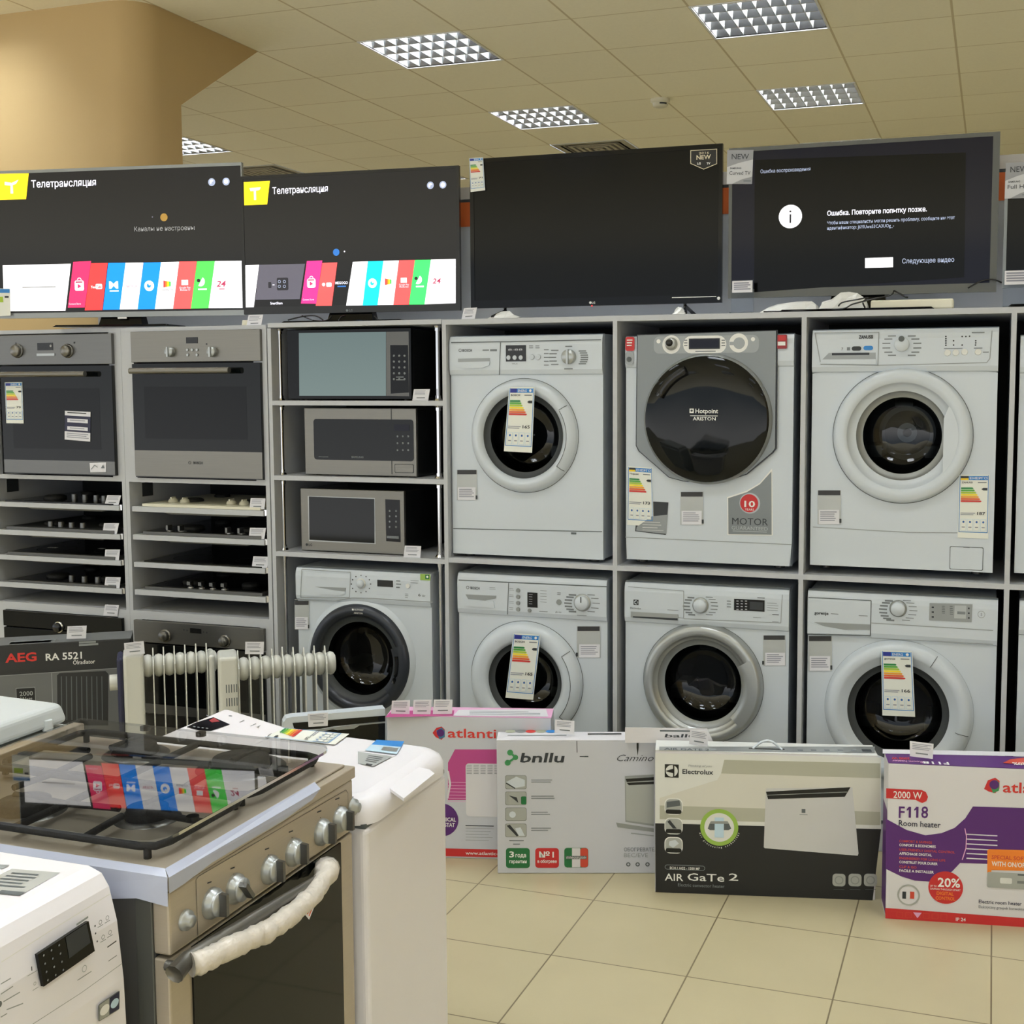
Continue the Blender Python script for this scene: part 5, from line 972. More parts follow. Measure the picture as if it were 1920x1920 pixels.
for k, (gy0, gy1) in enumerate(((1453.5, 1479.5), (1484, 1509.5), (1514, 1539), (1544, 1569.5))):
    m.rrect(S, 947, gy0, 987.5, gy1, .006, 'silver2', .0008); m.rrect(S, 948, gy0+1, 986.5, gy1-1, .006, 'silver', .0010)
    m.lines(S, 996, gy0+8, 1040, gy0+16, 2, 'inkl', .001, .3, .35)
m.poly(S, [(949, 1466), (968, 1456), (984, 1462), (984, 1474), (966, 1477)], 'white', .0014); m.line(S, [(949, 1468), (966, 1478)], 2, 'ink', .0016); m.poly(S, [(954, 1491), (969, 1495), (972, 1505)], 'ink', .0014); m.rrect(S, 977, 1493, 987, 1508, .004, 'bgreen', .0014); m.disc(S, 961, 1527, 6, 'white', .0014, 16); m.poly(S, [(950, 1548), (956, 1546), (973, 1566), (969, 1568)], 'ink', .0014); m.poly(S, [(966, 1553), (976, 1551), (984, 1567), (972, 1567)], 'white', .0014)
m.rect(S, 955, 1575, 982, 1577, 'inkl'); m.rect(S, 962, 1581.5, 975, 1583.5, 'inkl')
m.rrect(S, 948.5, 1590, 993.5, 1627.5, .010, 'bgreen', .0008); m.text(S, '3', 955, 1607, 964, 10.5, 'inkw', .0014, .02); m.text(S, 'года', 966.5, 1607, 986.5, 7, 'inkw', .0014, .02); m.text(S, 'гарантии', 955, 1618, 987.5, 6, 'inkw', .0014, .02)
m.rrect(S, 1003.5, 1590, 1048, 1627, .010, 'red', .0008); m.text(S, '№1', 1011, 1607.5, 1038.5, 10.5, 'inkw', .0014, .015); m.text(S, 'в обогреве', 1008, 1617.5, 1044, 5.5, 'inkw', .0014, .02)
m.rrect(S, 1058, 1589.5, 1103, 1626.5, .010, 'bgreen', .0008); m.rect(S, 1072.5, 1590, 1088, 1626, 'boxwhite', .0012); m.rrect(S, 1088, 1590, 1102.5, 1626, .008, 'flagr', .0012); m.rect(S, 1061, 1604.5, 1100, 1610.5, 'seam', .0016); m.text(S, 'ИТАЛЬЯНСКИЙ ДИЗАЙН', 1062, 1609.5, 1099, 3.6, 'inkw', .002)
m.text(S, 'ОБОГРЕВАТЕЛЬ', 1170, 1596, 1239, 6.5, 'inkl', .001, .01); m.text(S, 'BEC/EVE', 1170, 1607, 1215, 7.5, 'seaml', .001, 0)
for x in (1178, 1195.5, 1214): m.disc(S, x, 1620.5, 4, 'seam', .001, 14, rin=2)
m.poly(S, [(1171.5, 1455), (1226, 1452), (1226, 1549), (1172.5, 1541)], 'silver2', .0008); m.poly(S, [(1173, 1458), (1226, 1458), (1226, 1545), (1174, 1538)], 'silver', .0010); m.poly(S, [(1173, 1460), (1226, 1457), (1226, 1463), (1175, 1466)], 'black', .0013); m.poly(S, [(1175, 1467.5), (1226, 1465), (1226, 1470), (1179, 1472)], 'black', .0013)
m.poly(S, [(1155, 1542), (1226, 1553), (1226, 1560), (1158, 1551)], 'silver2', .0012); m.line(S, [(1183, 1562), (1226, 1567)], 2, 'seaml', .0012); m.build('printed_front', t)
# --- black and white box
a = hit(1228, 1673, (0, 0, 0), (0, 0, 1)); r_ = math.radians(13.6); SE = Fr(a, (math.sin(r_), -math.cos(r_), 0)); S = SE
t, tp = box_thing(S, 0, .700, .4705, .115, 'offwhite', 'offwhite', 'black and white convector heater box with a green ring, standing third from the left', side='boxwhite')
TS = Fr(S.P(0, .4710), (0, 0, 1), S.u); tp.poly(TS, [(1236, 1407), (1640, 1412), (1640, 1400), (1236, 1400)], 'silver', .0004); tp.text(TS, 'AIR GATE 2', 1245, 1406, 1330, 3.6, 'seam', .0008, .02); tp.rect(TS, 1331, 1404, 1342, 1407, 'seaml', .0008)
for k in range(5): tp.rect(TS, 1495+k*25, 1405.5, 1506+k*25, 1408.5, 'inkl', .0008)
tp.rect(TS, 1615, 1405, 1635, 1410, 'ink', .0008); tp.line(TS, [(1404, 1403.5), (1471, 1405.5)], 2.0, 'black', .0009); tp.build('top_flap', t)
m = MB(); A = [S.P(*S.uv(1409, 1406), -.045), ]; q0 = TS.px(1412, 1403.5); q1 = TS.px(1466, 1405.5); m.tube([q0+(q1-q0)*k/10+np.array([0, 0, .028*math.sin(PI*k/10)]) for k in range(11)], .004, 'white', 8); m.build('carry_handle', t)
m = MB()
for x0, y0, x1, y1, x2, y2, x3, y3 in ((1228.5, 1412, 1652, 1420, 1652, 1554, 1228.5, 1543),): m.poly(S, [(x0, y0), (x1, y1), (x2, y2), (x3, y3)], 'offwhite', .0006)
M('gradolive', (176, 176, 160), .45, noise=.12, nscale=4, stretch=(.3, .3, 3)); M('gradlight', (212, 210, 200), .45, noise=.01)
m.poly(S, [(1358, 1424.5), (1650, 1431), (1650, 1547), (1237, 1535.5), (1237, 1496), (1345, 1462), (1358, 1440)], 'gradlight', .0009); m.poly(S, [(1358, 1424.5), (1650, 1431), (1650, 1459), (1352, 1450)], 'gradolive', .0012); m.poly(S, [(1237, 1510), (1650, 1522), (1650, 1547), (1237, 1535.5)], 'gradolive', .0012)
m.poly(S, [(1228.5, 1543.5), (1652, 1554.5), (1636, 1688), (1229, 1672.5)], 'boxblk', .0008)
m.rect(S, 1246.5, 1432.5, 1272.5, 1458, 'black', .0014); m.disc(S, 1259.5, 1445.2, 11, 'offwhite', .0018, 28); m.poly(S, [(1247, 1445.2), (1262, 1441), (1262, 1434), (1264.5, 1434), (1264.5, 1456), (1262, 1456), (1262, 1449.5)], 'black', .0022)
m.text(S, 'Electrolux', 1279.5, 1450.5, 1337.5, 8.5, 'ink', .0014, .02); m.text(S, 'Thinking of you', 1289, 1437, 1334, 3.5, 'inkl', .0014, 0, .3)
M('panelpic', (200, 200, 200), .4)
m.poly(S, [(1436, 1478), (1598, 1476), (1609.5, 1600), (1608, 1604), (1434, 1590), (1432, 1588)], 'panelpic', .0018); m.poly(S, [(1436, 1484), (1594.5, 1475.5), (1584, 1493.5), (1440, 1498)], 'black', .0022); m.line(S, [(1437, 1490.5), (1588, 1484.5)], 1.2, 'silver2', .0026); m.rect(S, 1503, 1516.5, 1510, 1524, 'seam', .0022); m.rect(S, 1499, 1526, 1514, 1528, 'seaml', .0022)
m.disc(S, 1348.5, 1551, 34.5, 'limeg', .0018, 48); m.disc(S, 1348.5, 1551, 27, 'offwhite', .0022, 40); m.poly(S, [(1327, 1553), (1331, 1542), (1366, 1542), (1371, 1553), (1366, 1556), (1331, 1556)], 'seam', .0026); m.rect(S, 1340, 1532, 1357, 1570, 'lblue', .003); m.poly(S, [(1333, 1539), (1364, 1539), (1367, 1544), (1330, 1544)], 'silver2', .0032)
for i, ch in enumerate('Air processing technology'):  # ring lettering
    if ch == ' ': continue
    an = math.radians(197+146*i/24); cx_, cy_ = 1348.5+39*math.cos(an), 1551-39*math.sin(an); u, v = S.uv(cx_, cy_); e0 = an+PI/2; V, F, mn, wd = textgeo(ch, .02); sc2 = .0075
    m.add([S.P(u+sc2*((x-mn-wd/2)*math.cos(e0)-y*math.sin(e0)), v+sc2*((x-mn-wd/2)*math.sin(e0)+y*math.cos(e0)), .0018) for x, y in V], F, 'inkw')
for y in (1512, 1548.5, 1584.5):
    m.rrect(S, 1246, y-16, 1280, y+16, .018, 'inkw', .0016); m.rrect(S, 1247.5, y-14.5, 1278.5, y+14.5, .017, 'silver', .002); m.rrect(S, 1248, y+5, 1278, y+14, .012, 'black', .0024)
m.poly(S, [(1250, 1503), (1274, 1500), (1276, 1510), (1250, 1514)], 'seam', .0026); m.poly(S, [(1251, 1540), (1256, 1537), (1269, 1553), (1262, 1553)], 'ink', .0026); m.poly(S, [(1255, 1577), (1266, 1574), (1273, 1581), (1262, 1589), (1254, 1584)], 'white', .0026)
m.rrect(S, 1246.5, 1620.5, 1322, 1632.5, .009, 'inkl', .0014); m.rrect(S, 1247.7, 1621.7, 1320.8, 1631.3, .008, 'boxblk', .0017); m.text(S, 'ECH / AG2 - 1500 MF', 1256, 1629, 1312, 4.5, 'inkw', .002, .02)
m.text(S, 'AIR GATE 2', 1246.5, 1650.5, 1384, 14, 'inkw', .0014, .012) if 0 else None
for s_, x0, x1, hh in (('Air', 1246.5, 1281, 13), ('Gate', 1289, 1358, 13.5), ('2', 1366.5, 1384, 13)): m.text(S, s_.upper() if s_ != 'Gate' else 'GaTe', x0, 1650.5, x1, hh, 'inkw', .0014, .006)
m.text(S, 'Electric convector heater', 1271, 1661.5, 1358.5, 6, 'inkl', .0014, .006)
for x in (1573, 1603, 1632): m.rrect(S, x-12, 1637.5, x+12, 1662, .011, 'silver', .0014); m.disc(S, x, 1650, 8, 'silver2', .0018, 18, rin=6); m.rect(S, x-10, 1667, x+10, 1668.5, 'seam', .0014)
m.build('printed_front', t)
# --- purple box (right)
a = hit(1660, 1722, (0, 0, 0), (0, 0, 1)); r_ = math.radians(10.3); SF = Fr(a, (math.sin(r_), -math.cos(r_), 0)); S = SF
t, tp = box_thing(S, 0, .66, .4900, .12, 'boxwhite', 'purple', 'purple, white and red room heater box at the right edge', side='boxwhite')
TS = Fr(S.P(0, .4905), (0, 0, 1), S.u); tp.poly(TS, [(1655, 1413), (2100, 1422), (2100, 1414), (1655, 1405)], 'boxwhite', .0006); tp.text(TS, 'F118', 1729, 1427.5, 1777, 4.5, 'inkw', .0008, .02, rot180=True); tp.text(TS, 'Room heater', 1672, 1425, 1728, 3.5, 'pinkl', .0008, .01, rot180=True); tp.text(TS, '2000 W', 1671, 1419.5, 1705, 4, 'red', .0009, .02, rot180=True); tp.poly(TS, [(1880, 1431), (1895, 1424), (1925, 1421), (1925, 1434)], 'flagr', .0010); tp.text(TS, '20%', 1897, 1430, 1922, 4.5, 'inkw', .0014, .02, rot180=True); tp.build('top_flap', t)
m = MB(); SLf = Fr(S.P(-.0006, 0), -S.u, S.n); zF = .49
m.add([SLf.o+np.array([0, 0, z])+S.n*q for q, z in ((-.118, .015), (-.002, .015), (-.002, .34), (-.118, .34))], [(0, 1, 2, 3)], 'purple'); m.build('printed_side', t)
m = MB()
m.poly(S, [(1661, 1535), (1700, 1556), (1735, 1566), (1765, 1562), (1790, 1552), (1810, 1534), (1824, 1512), (1930, 1515), (1930, 1622), (1800, 1618), (1785, 1634), (1745, 1653), (1715, 1651), (1690, 1643), (1661, 1629)], 'purple', .0008)
for k in range(6): m.rect(S, 1812, 1565+k*9, 1870, 1566+k*9, 'boxwhite', .001)
m.line(S, [(1809, 1553), (1812, 1568), (1811, 1590), (1804, 1612)], 1.6, 'pinkl', .0012)
m.poly(S, [(1661.5, 1478), (1728, 1481), (1736, 1485), (1740, 1494), (1737, 1502), (1729, 1505.5), (1721, 1502), (1717, 1499.5), (1661.5, 1496.5)], 'red', .0010); m.text(S, '2000 W', 1675, 1495.5, 1729, 12.5, 'inkw', .0014, .008)
m.text(S, 'F', 1685, 1533, 1696, 21, 'purple', .0012, .012); m.text(S, '8', 1727, 1533, 1740, 21, 'purple', .0012, .012)
for x in (1706, 1720): m.rect(S, x-2, 1512.5, x+1.8, 1533, 'purple', .0012); m.poly(S, [(x-2, 1512.5), (x-6, 1517), (x-6, 1520), (x-2, 1517.5)], 'purple', .0012); m.text(S, 'Room heater', 1685, 1548, 1763.5, 10.5, 'navy', .0012, .008)
for k, (a_, b_) in enumerate((('COMFORT & SAVINGS', 'CONFORT & ECONOMIES'), ('USER-FRIENDLY DIGITAL CONTROL', 'AFFICHAGE DIGITAL'), ('ENGINEERED FOR LONG LIFE', 'CONSTRUIT POUR DURER'), ('CLIP & GO', 'FACILE A INSTALLER'))):
    y = 1578.5+k*16; m.text(S, a_, 1686, y, 1686+len(a_)*3.6, 4.2, 'flagr', .0014, .015); m.text(S, b_, 1686, y+7.5, 1686+len(b_)*3.6, 4.6, 'inkw', .0014, .02)
m.disc(S, 1773, 1664, 30.5, 'red', .0014, 40); m.text(S, '20%', 1758, 1661.5, 1800, 16, 'inkw', .0018, .02); m.text(S, 'UP TO', 1744, 1662, 1756, 3.5, 'inkw', .0018); m.text(S, 'SAVINGS THROUGH SMART', 1744, 1667.5, 1801, 3.5, 'inkw', .0018); m.text(S, 'DIGITAL', 1756, 1677, 1788, 6, 'orange', .0018, .02); m.text(S, 'CONTROL', 1754, 1686, 1791, 6, 'orange', .0018, .02)
m.disc(S, 1703.5, 1678, 20, 'silver', .0012, 32, rin=17); m.rect(S, 1692, 1671.5, 1699, 1685, 'ink', .0012); m.rect(S, 1699, 1671.5, 1706, 1685, 'boxwhite', .0014); m.rect(S, 1706, 1671.5, 1714, 1685, 'flagr', .0012)
m.poly(S, [(1659.5, 1702), (1930, 1722), (1930, 1739.5), (1660, 1721.5)], 'red', .0012)
for k in range(6): m.rrect(S, 1681+k*16.5, 1709+k*.8, 1693+k*16.5, 1720+k*.8, .002, 'flagr', .0015); m.rrect(S, 1682+k*16.5, 1710+k*.8, 1692+k*16.5, 1719+k*.8, .002, 'red', .0018)
m.poly(S, [(1712, 1710), (1728, 1711), (1720, 1721)], 'pinkl', .0022); m.text(S, 'IP 24', 1792, 1726, 1810.5, 6, 'inkw', .0016, .015)
m.poly(S, [(1845, 1479), (1852, 1463), (1866, 1458), (1874, 1464), (1874, 1478), (1866, 1487), (1854, 1484)], 'red', .0010); m.poly(S, [(1855, 1470), (1868, 1462), (1874, 1468), (1873, 1482), (1862, 1487)], 'logogreen', .0012); m.disc(S, 1864, 1471, 8.5, 'purple', .0014, 20); m.text(S, 'atlantic', 1880, 1485, 1990, 19, 'aegred', .0012, .014)
m.poly(S, [(1851, 1594), (1854, 1592), (1930, 1594), (1930, 1633), (1859, 1631), (1857, 1640), (1851, 1640)], 'orange', .0012); m.text(S, 'SPECIAL SOFT', 1859, 1610, 1925, 7, 'flagr', .0016, .015); m.text(S, 'WITH ON/OFF', 1859, 1623, 1926, 8.5, 'inkw', .0016, .015); m.rrect(S, 1851, 1634, 1930, 1668, .006, 'silver', .0018); m.rect(S, 1908, 1638, 1925, 1642, 'seam', .0022); m.rrect(S, 1875, 1645, 1897, 1657, .004, 'offwhite', .0022); m.rect(S, 1907, 1651, 1925, 1657, 'greyfascia', .0022)
m.text(S, 'Electric room heater', 1835, 1693, 1915.5, 6.5, 'navy', .0012, .01); m.text(S, 'Elektryczny grzejnik konwektorowy', 1835, 1702, 1935, 5, 'seam', .0012, 0); m.build('printed_front', t)
# --- dark grey carton behind (far left)
SG = yawfr(220, 1225, 3.92, 35); S = SG; u0 = S.uv(-40, 1230)[0]; u1 = S.uv(246, 1230)[0]; vt = S.uv(220, 1198)[1]; z = S.P(0, vt)[2]; v00 = -S.o[2]
t = thing('radiator_carton', 'dark grey oil radiator carton with red lettering at the left picture edge', 'box', tuple(S.P((u0+u1)/2, v00, -.08)))
m = MB(); m.fbox(S, u0, u1, v00, vt-.001, -.16, 0, 'aegbox'); m.build('carton', t, .004); m = MB(); m.fbox(S, u0, u1, vt-.0009, vt, -.16, 0, 'aeggrey'); TS = Fr(S.P(0, vt+.0003), (0, 0, 1), S.u); m.lines(TS, 20, 1203, 110, 1206, 2, 'silver2', .0004, .2); m.build('top_flap', t)
m = MB(); m.poly(S, [(-20, 1268.5), (246, 1251), (246, 1420), (-20, 1440)], 'aeggrey', .0006); m.line(S, [(-20, 1268.5), (246, 1251)], 1.2, 'silver2', .0012)
m.text(S, 'AEG', 10, 1242, 69, 15.5, 'aegred', .0012, .03); m.text(S, 'RA 5521', 86, 1238.5, 154, 12.5, 'inkw', .0012, .02); m.text(S, 'Ölradiator', 137, 1246, 178.5, 7.5, 'inkw', .0012, .01)
m.rect(S, 29.5, 1290, 67.5, 1322, 'silver2', .0010); m.rect(S, 30.7, 1291.3, 66.3, 1320.5, 'boxblk', .0014); m.text(S, '2000', 37, 1305, 62, 8, 'silver', .0018, .01); m.text(S, 'Watt', 38.5, 1315, 61, 7.5, 'silver', .0018, .01); m.line(S, [(97, 1262), (99, 1330)], 1.2, 'silver2', .0012)
m.poly(S, [(107, 1266), (112, 1262), (198, 1258), (203, 1263), (203, 1360), (108, 1360)], 'aegbox', .0012)
for k in range(9): m.line(S, [(115+k*9.5, 1268), (116+k*9.5, 1350)], 1.6, 'seam', .0016)
m.text(S, 'OIL FILLED', 150, 1209, 180, 3.5, 'silver2', .0012) if 0 else m.lines(S, 148, 1203, 186, 1212, 2, 'silver2', .0012, .2)
m.build('printed_front', t)
# ================================================================ price tags standing on the cartons
G3 = 'price tags on the heater boxes'
def tgb(S, hb, q, lab, g=G3):
    T_ = Fr(S.P(0, 0, -hb), S.n); c = [T_.px(*p) for p in q]; price_tag(T_, *q, lab, g)
tgb(SA, .02, [(735, 1314), (768.5, 1313), (767.5, 1341), (733, 1339)], 'leftmost of the three price tags standing on the pink heater box')
tgb(SA, .02, [(775.5, 1313), (809, 1312), (807, 1340), (774, 1340)], 'middle one of the three price tags standing on the pink heater box')
tgb(SA, .02, [(813.5, 1312), (848.5, 1312), (847.5, 1338.5), (811.5, 1339)], 'rightmost of the three price tags standing on the pink heater box')
tgb(SB, .04, [(1041, 1349), (1077, 1352), (1076.5, 1377), (1039.5, 1374)], 'price tag standing on the white heater box with the green logo')
tgb(SE, .05, [(1294, 1367), (1328.5, 1372), (1327, 1401), (1292, 1395)], 'tilted price tag standing on the black and white heater box')
tgb(SF, .03, [(1706, 1389.5), (1750.5, 1395), (1749, 1423), (1706, 1418)], 'price tag standing on the purple heater box')
tgb(SG, .02, [(126.5, 1174.5), (162.5, 1173), (161, 1197), (124.5, 1198)], 'price tag standing on the dark grey radiator carton')
# leaflet / flap behind tag on the black and white box
m = MB(); T_ = Fr(SE.P(0, 0, -.122), SE.n); Q = Qd(T_.px(1172, 1364), T_.px(1326, 1366), T_.px(1338, 1393), T_.px(1172, 1393)); P = Q.P
m.hexa([P(0, 1, -.002), P(1, 1, -.002), P(1, 1, 0), P(0, 1, 0), P(0, 0, -.002), P(1, 0, -.002), P(1, 0, 0), P(0, 0, 0)], 'boxwhite'); m.rect(Q, .42, .14, .9, .24, 'seam', .0006); m.text(Q, 'ballu', .46, .62, .82, .22, 'ink', .0008, .02, .15); m.text(Q, 'E-HQ', .42, .9, .5, .14, 'ink', .0008, .03) if 0 else None
tag(m.build('open_box_flap', loc=tuple(P(.5, 1))), 'white printed flap sticking up behind the black and white heater box', 'box flap')
# ================================================================ white appliance with dark glass behind the toploader
SW = yawfr(720, 1350, 3.80, 38.5); S = SW; u0 = S.uv(531, 1360)[0]; u1 = S.uv(722, 1340)[0]; vt = S.uv(720, 1329)[1]; v00 = -S.o[2]
t = thing('glass_fronted_appliance', 'white-framed appliance with black glass panels split by a pale strip, left of the pink box', 'appliance', tuple(S.P((u0+u1)/2, v00, -.05)))
m = MB(); Wd2 = Fr(S.o, S.n); pts = [(531, 1372), (532, 1355), (537, 1347), (546, 1344.5), (722, 1328.5)]; qv = [S.uv(*p) for p in pts]+[(u1, v00), (S.uv(531, 1372)[0], v00)]; Sw = Wd(S.o, S.n); m.prism(Sw, qv, -.05, 0, 'white'); m.build('housing', t)
m = MB(); m.prism(S, [(548.5, 1355.5), (722, 1341.5), (722, 1352), (628, 1361), (600, 1366), (560, 1368), (551, 1365)], -.001, .002, 'darkglass'); m.build('upper_glass', t)
m = MB(); m.prism(S, [(590, 1374), (624, 1367.5), (633, 1369), (664, 1366), (674, 1360), (722, 1355), (722, 1420), (590, 1420)], -.001, .0015, 'darkglass'); m.build('lower_glass', t)
m = MB(); m.prism(S, [(590, 1370), (640, 1362), (722, 1352.2), (722, 1355), (674, 1359.5), (664, 1365.5), (634, 1368.5), (628, 1366)], -.001, .004, 'silver2'); m.build('pale_strip', t)
tgb(SW, -.006, [(577, 1338.5), (615.5, 1336), (614.5, 1361), (578.5, 1363)], 'price tag clipped to the white appliance with black glass panels', 'price tags among the foreground appliances')
# ================================================================ oil radiators
def radiator(px0, y0, Y0, yaw, fins_px, ctl, label, zf, ztube, dz=.62, ctlmat='cream', blk=False, endcap=None):
    S = yawfr(px0, y0, Y0, yaw); v00 = -S.o[2]; c = S.P(0, v00, -.06)
    t = thing('oil_radiator', label, 'radiator', tuple(c), 'cream oil radiators in front of the cabinets')
    us = [S.uv(x, yy)[0] for x, yy in fins_px]; vt = [S.uv(x, yy)[1] for x, yy in fins_px]; vtop = max(vt); vtube = S.uv(px0, ztube)[1]
    D = .14
    for u, v in zip(us, vt):
        m = MB(); Fm = []; 
        prof = [(.000, v-.055), (-.022, v-.028), (-.055, v-.022), (-.068, v), (-.074, v), (-.087, v-.022), (-.118, v-.028), (-D, v-.055), (-D, v00+.10), (-.12, v00+.075), (-.02, v00+.075), (0, v00+.10)]
        n = len(prof); V = [S.P(u-.0022, vv, h) for h, vv in prof]+[S.P(u+.0022, vv, h) for h, vv in prof]
        m.add(V, [tuple(range(n)), tuple(reversed(range(n, 2*n)))]+[(i, i+n, (i+1) % n+n, (i+1) % n) for i in range(n)], 'radcream'); m.build('fin', t)
    zt = vtop-.072; zb = v00+.14
    ua, ub = us[0]-(.03), us[-1]+.03; k = len(us)
    for vz, nm in ((zt, 'upper_tube'), (zb, 'lower_tube')):
        m = MB(); pts = []; rs = []
        st = (us[-1]-us[0])/(k-1)
        for i in range(k+1):
            uc = us[0]-st/2+i*st
            for f_, rr in ((-.46, .030), (-.3, .040), (0, .044), (.3, .040), (.46, .030)):
                pts.append(S.P(uc+f_*st, vz, -D/2)); rs.append(rr)
        m.tube(pts, .03, 'radcream', 14, rs); m.build(nm, t)
    if ctl:
        u0 = S.uv(ctl[0], ctl[2])[0]; u1 = S.uv(ctl[1], ctl[2])[0]; vt_ = S.uv((ctl[0]+ctl[1])/2, ctl[2])[1]
        m = MB(); m.fbox(S, u0, u1, v00+.06, vt_-.0, -D-.005, .006, 'radcream'); cb = m.build('control_housing', t, .012, 3)
        for r in range(2):
            for q in range(5): m = MB() if (r, q) == (0, 0) else m; m.fbox(S, u0+(u1-u0)*(.35+.13*q), u0+(u1-u0)*(.40+.13*q), vt_-.13-r*.05, vt_-.10-r*.05, .0062, .0068, 'seam')
        if not blk: m.build('vent_slots', cb)
        if blk: m = MB(); m.fbox(S, u0-.022, u0, v00+.07, vt_-.01, -D, .0, 'navy'); m.build('dark_end_cover', t, .01); m = MB(); m.cyl(S.P(u0-.022, vt_-.11, -.05), S.P(u0-.05, vt_-.11, -.05), .03, 'radcream', 18); m.build('thermostat_knob', t)
    if endcap:
        u0 = S.uv(endcap[0], endcap[2])[0]; u1 = S.uv(endcap[1], endcap[2])[0]; v = S.uv(endcap[0], endcap[2])[1]; m = MB(); m.fbox(S, u0, u1, v00+.08, v, -D, .0, 'radcream'); m.build('end_plate', t, .012, 3)
    for u in (us[0], us[-1]):
        m = MB(); m.fbox(S, u-.012, u+.012, v00+.045, v00+.08, -D-.04, .04, 'inkl'); ft = m.build('foot_bracket', t)
        for h in (-D-.03, .03): m = MB(); m.cyl(S.P(u-.012, v00+.0235, h), S.P(u+.012, v00+.0235, h), .023, 'black', 16); m.build('castor', ft)
    return S
M('radcream', (206, 206, 198), .3, noise=.01)
R1 = radiator(388, 1214, 3.90, 38, [(286.6, 1222), (306.6, 1220), (327, 1218), (347.3, 1216), (368, 1214), (388, 1213)], (230, 269, 1228), 'left oil radiator with a broad smooth end housing and thin cream fins', 0, 1255, blk=True, endcap=(390, 403, 1229))
R2 = radiator(448, 1228, 3.76, 36.5, [(447, 1227), (469, 1226), (490.5, 1226), (511.6, 1224), (531.6, 1220.5), (552.4, 1220.5), (572.4, 1221), (592.3, 1218), (612.5, 1218)], (409, 446, 1232), 'right oil radiator with slotted end housing and nine wide-spaced fins', 0, 1255)
tgb(R1, -.012, [(232.5, 1206), (269.5, 1202), (271.5, 1225.5), (234, 1229)], 'price tag on the left oil radiator', 'price tags among the foreground appliances')
tgb(R2, .03, [(460, 1203.5), (495, 1203.5), (494, 1227), (459.5, 1226.5)], 'price tag on the right oil radiator', 'price tags among the foreground appliances')
# ================================================================ foreground row: gas cooker
XC, YC0, YC1, ZK, XB = -1.118, 1.447, 1.995, .935, -1.76
SK = FX(XC); TK = Fr((0, 0, ZK), (0, 0, 1), (1, 0, 0))
t = thing('gas_cooker', 'stainless steel gas cooker with a glass lid and six knobs in the foreground', 'cooker', ((XC+XB)/2, (YC0+YC1)/2, 0))
M('enamelgrey', (98, 98, 96), .45, .3, noise=.02); M('protectfilm', (178, 184, 204), .3, noise=.08, nscale=9); M('bubblewrap', (215, 208, 198), .3, noise=.12, nscale=60, bump=.4)
m = MB(); m.box(XB, XC-.03, YC0+.004, YC1-.004, .03, ZK-.025, 'enamelgrey'); m.box(XC-.06, XC-.03, YC0, YC0+.004, .03, ZK-.03, 'darkgreysteel'); body = m.build('body', t, .002)
for a in (XB+.05, XC-.08):
    for b in (YC0+.05, YC1-.05): m = MB(); m.cyl((a, b, 0), (a, b, .03), .018, 'black', 12); m.build('foot', t)
m = MB(); m.box(XB, XC+.004, YC0-.003, YC1+.003, ZK-.028, ZK-.006, 'steelk'); m.box(XB+.004, XC-.012, YC0+.008, YC1-.008, ZK-.006, ZK-.001, 'steelk'); tp = m.build('hob_plate', t, .006, 3)
m = MB(); m.box(XB, XB+.028, YC0, YC1, ZK-.006, ZK+.022, 'steelk'); m.build('rear_trim', t, .003)
# burners
for x, y, r in ((452, 1438, .055), (255, 1413, .042), (277, 1533, .036), (47, 1520, .045)):
    p = hit(x, y, (0, 0, ZK), (0, 0, 1)); W = Wd((p[0], p[1], ZK-.001), (0, 0, 1), (1, 0, 0)); m = MB()
    m.lathe(W, 0, 0, [(r*1.5, 0), (r*1.4, .003), (r*1.05, .004)], 'steel', 32); m.lathe(W, 0, 0, [(r, .003), (r, .012), (r*.93, .015), (r*.93, .020), (r*.3, .023), (0, .023)], 'castiron', 32); m.build('burner', t)
# pan supports (two cast-iron grates)
ym = (YC0+YC1)/2
for a, b in ((YC0+.035, ym-.006), (ym+.006, YC1-.035)):
    m = MB(); x0, x1 = XB+.06, XC-.045; z = ZK+.018; r = .0065
    L = [(x0+.02, a), (x1-.03, a), (x1-.008, a+.008), (x1, a+.03), (x1, b-.03), (x1-.008, b-.008), (x1-.03, b), (x0+.02, b), (x0, b-.02), (x0, a+.02), (x0+.02, a)]
    m.tube([(p[0], p[1], z) for p in L], r, 'castiron', 8); m.tube([((x0+x1)/2, a, z), ((x0+x1)/2, b, z)], r, 'castiron', 8)
    yc = (a+b)/2
    for xc in ((x0*3+x1)/4, (x0+x1*3)/4):
        for dx, dy in ((1, 0), (-1, 0), (0, 1), (0, -1)):
            ex = xc+dx*(x1-x0)/4; ey = yc+dy*(b-a)/2; m.tube([(xc+dx*.028, yc+dy*.028, z+.004), (xc+dx*.06, yc+dy*.06, z+.003), (ex, ey, z)], r*.9, 'castiron', 8)
    for p in ((x0+.01, a+.01), (x1-.02, a+.004), (x0+.01, b-.01), (x1-.02, b-.004)): m.cyl((p[0], p[1], ZK-.001), (p[0], p[1], z), .006, 'castiron', 8)
    m.build('pan_support', t)
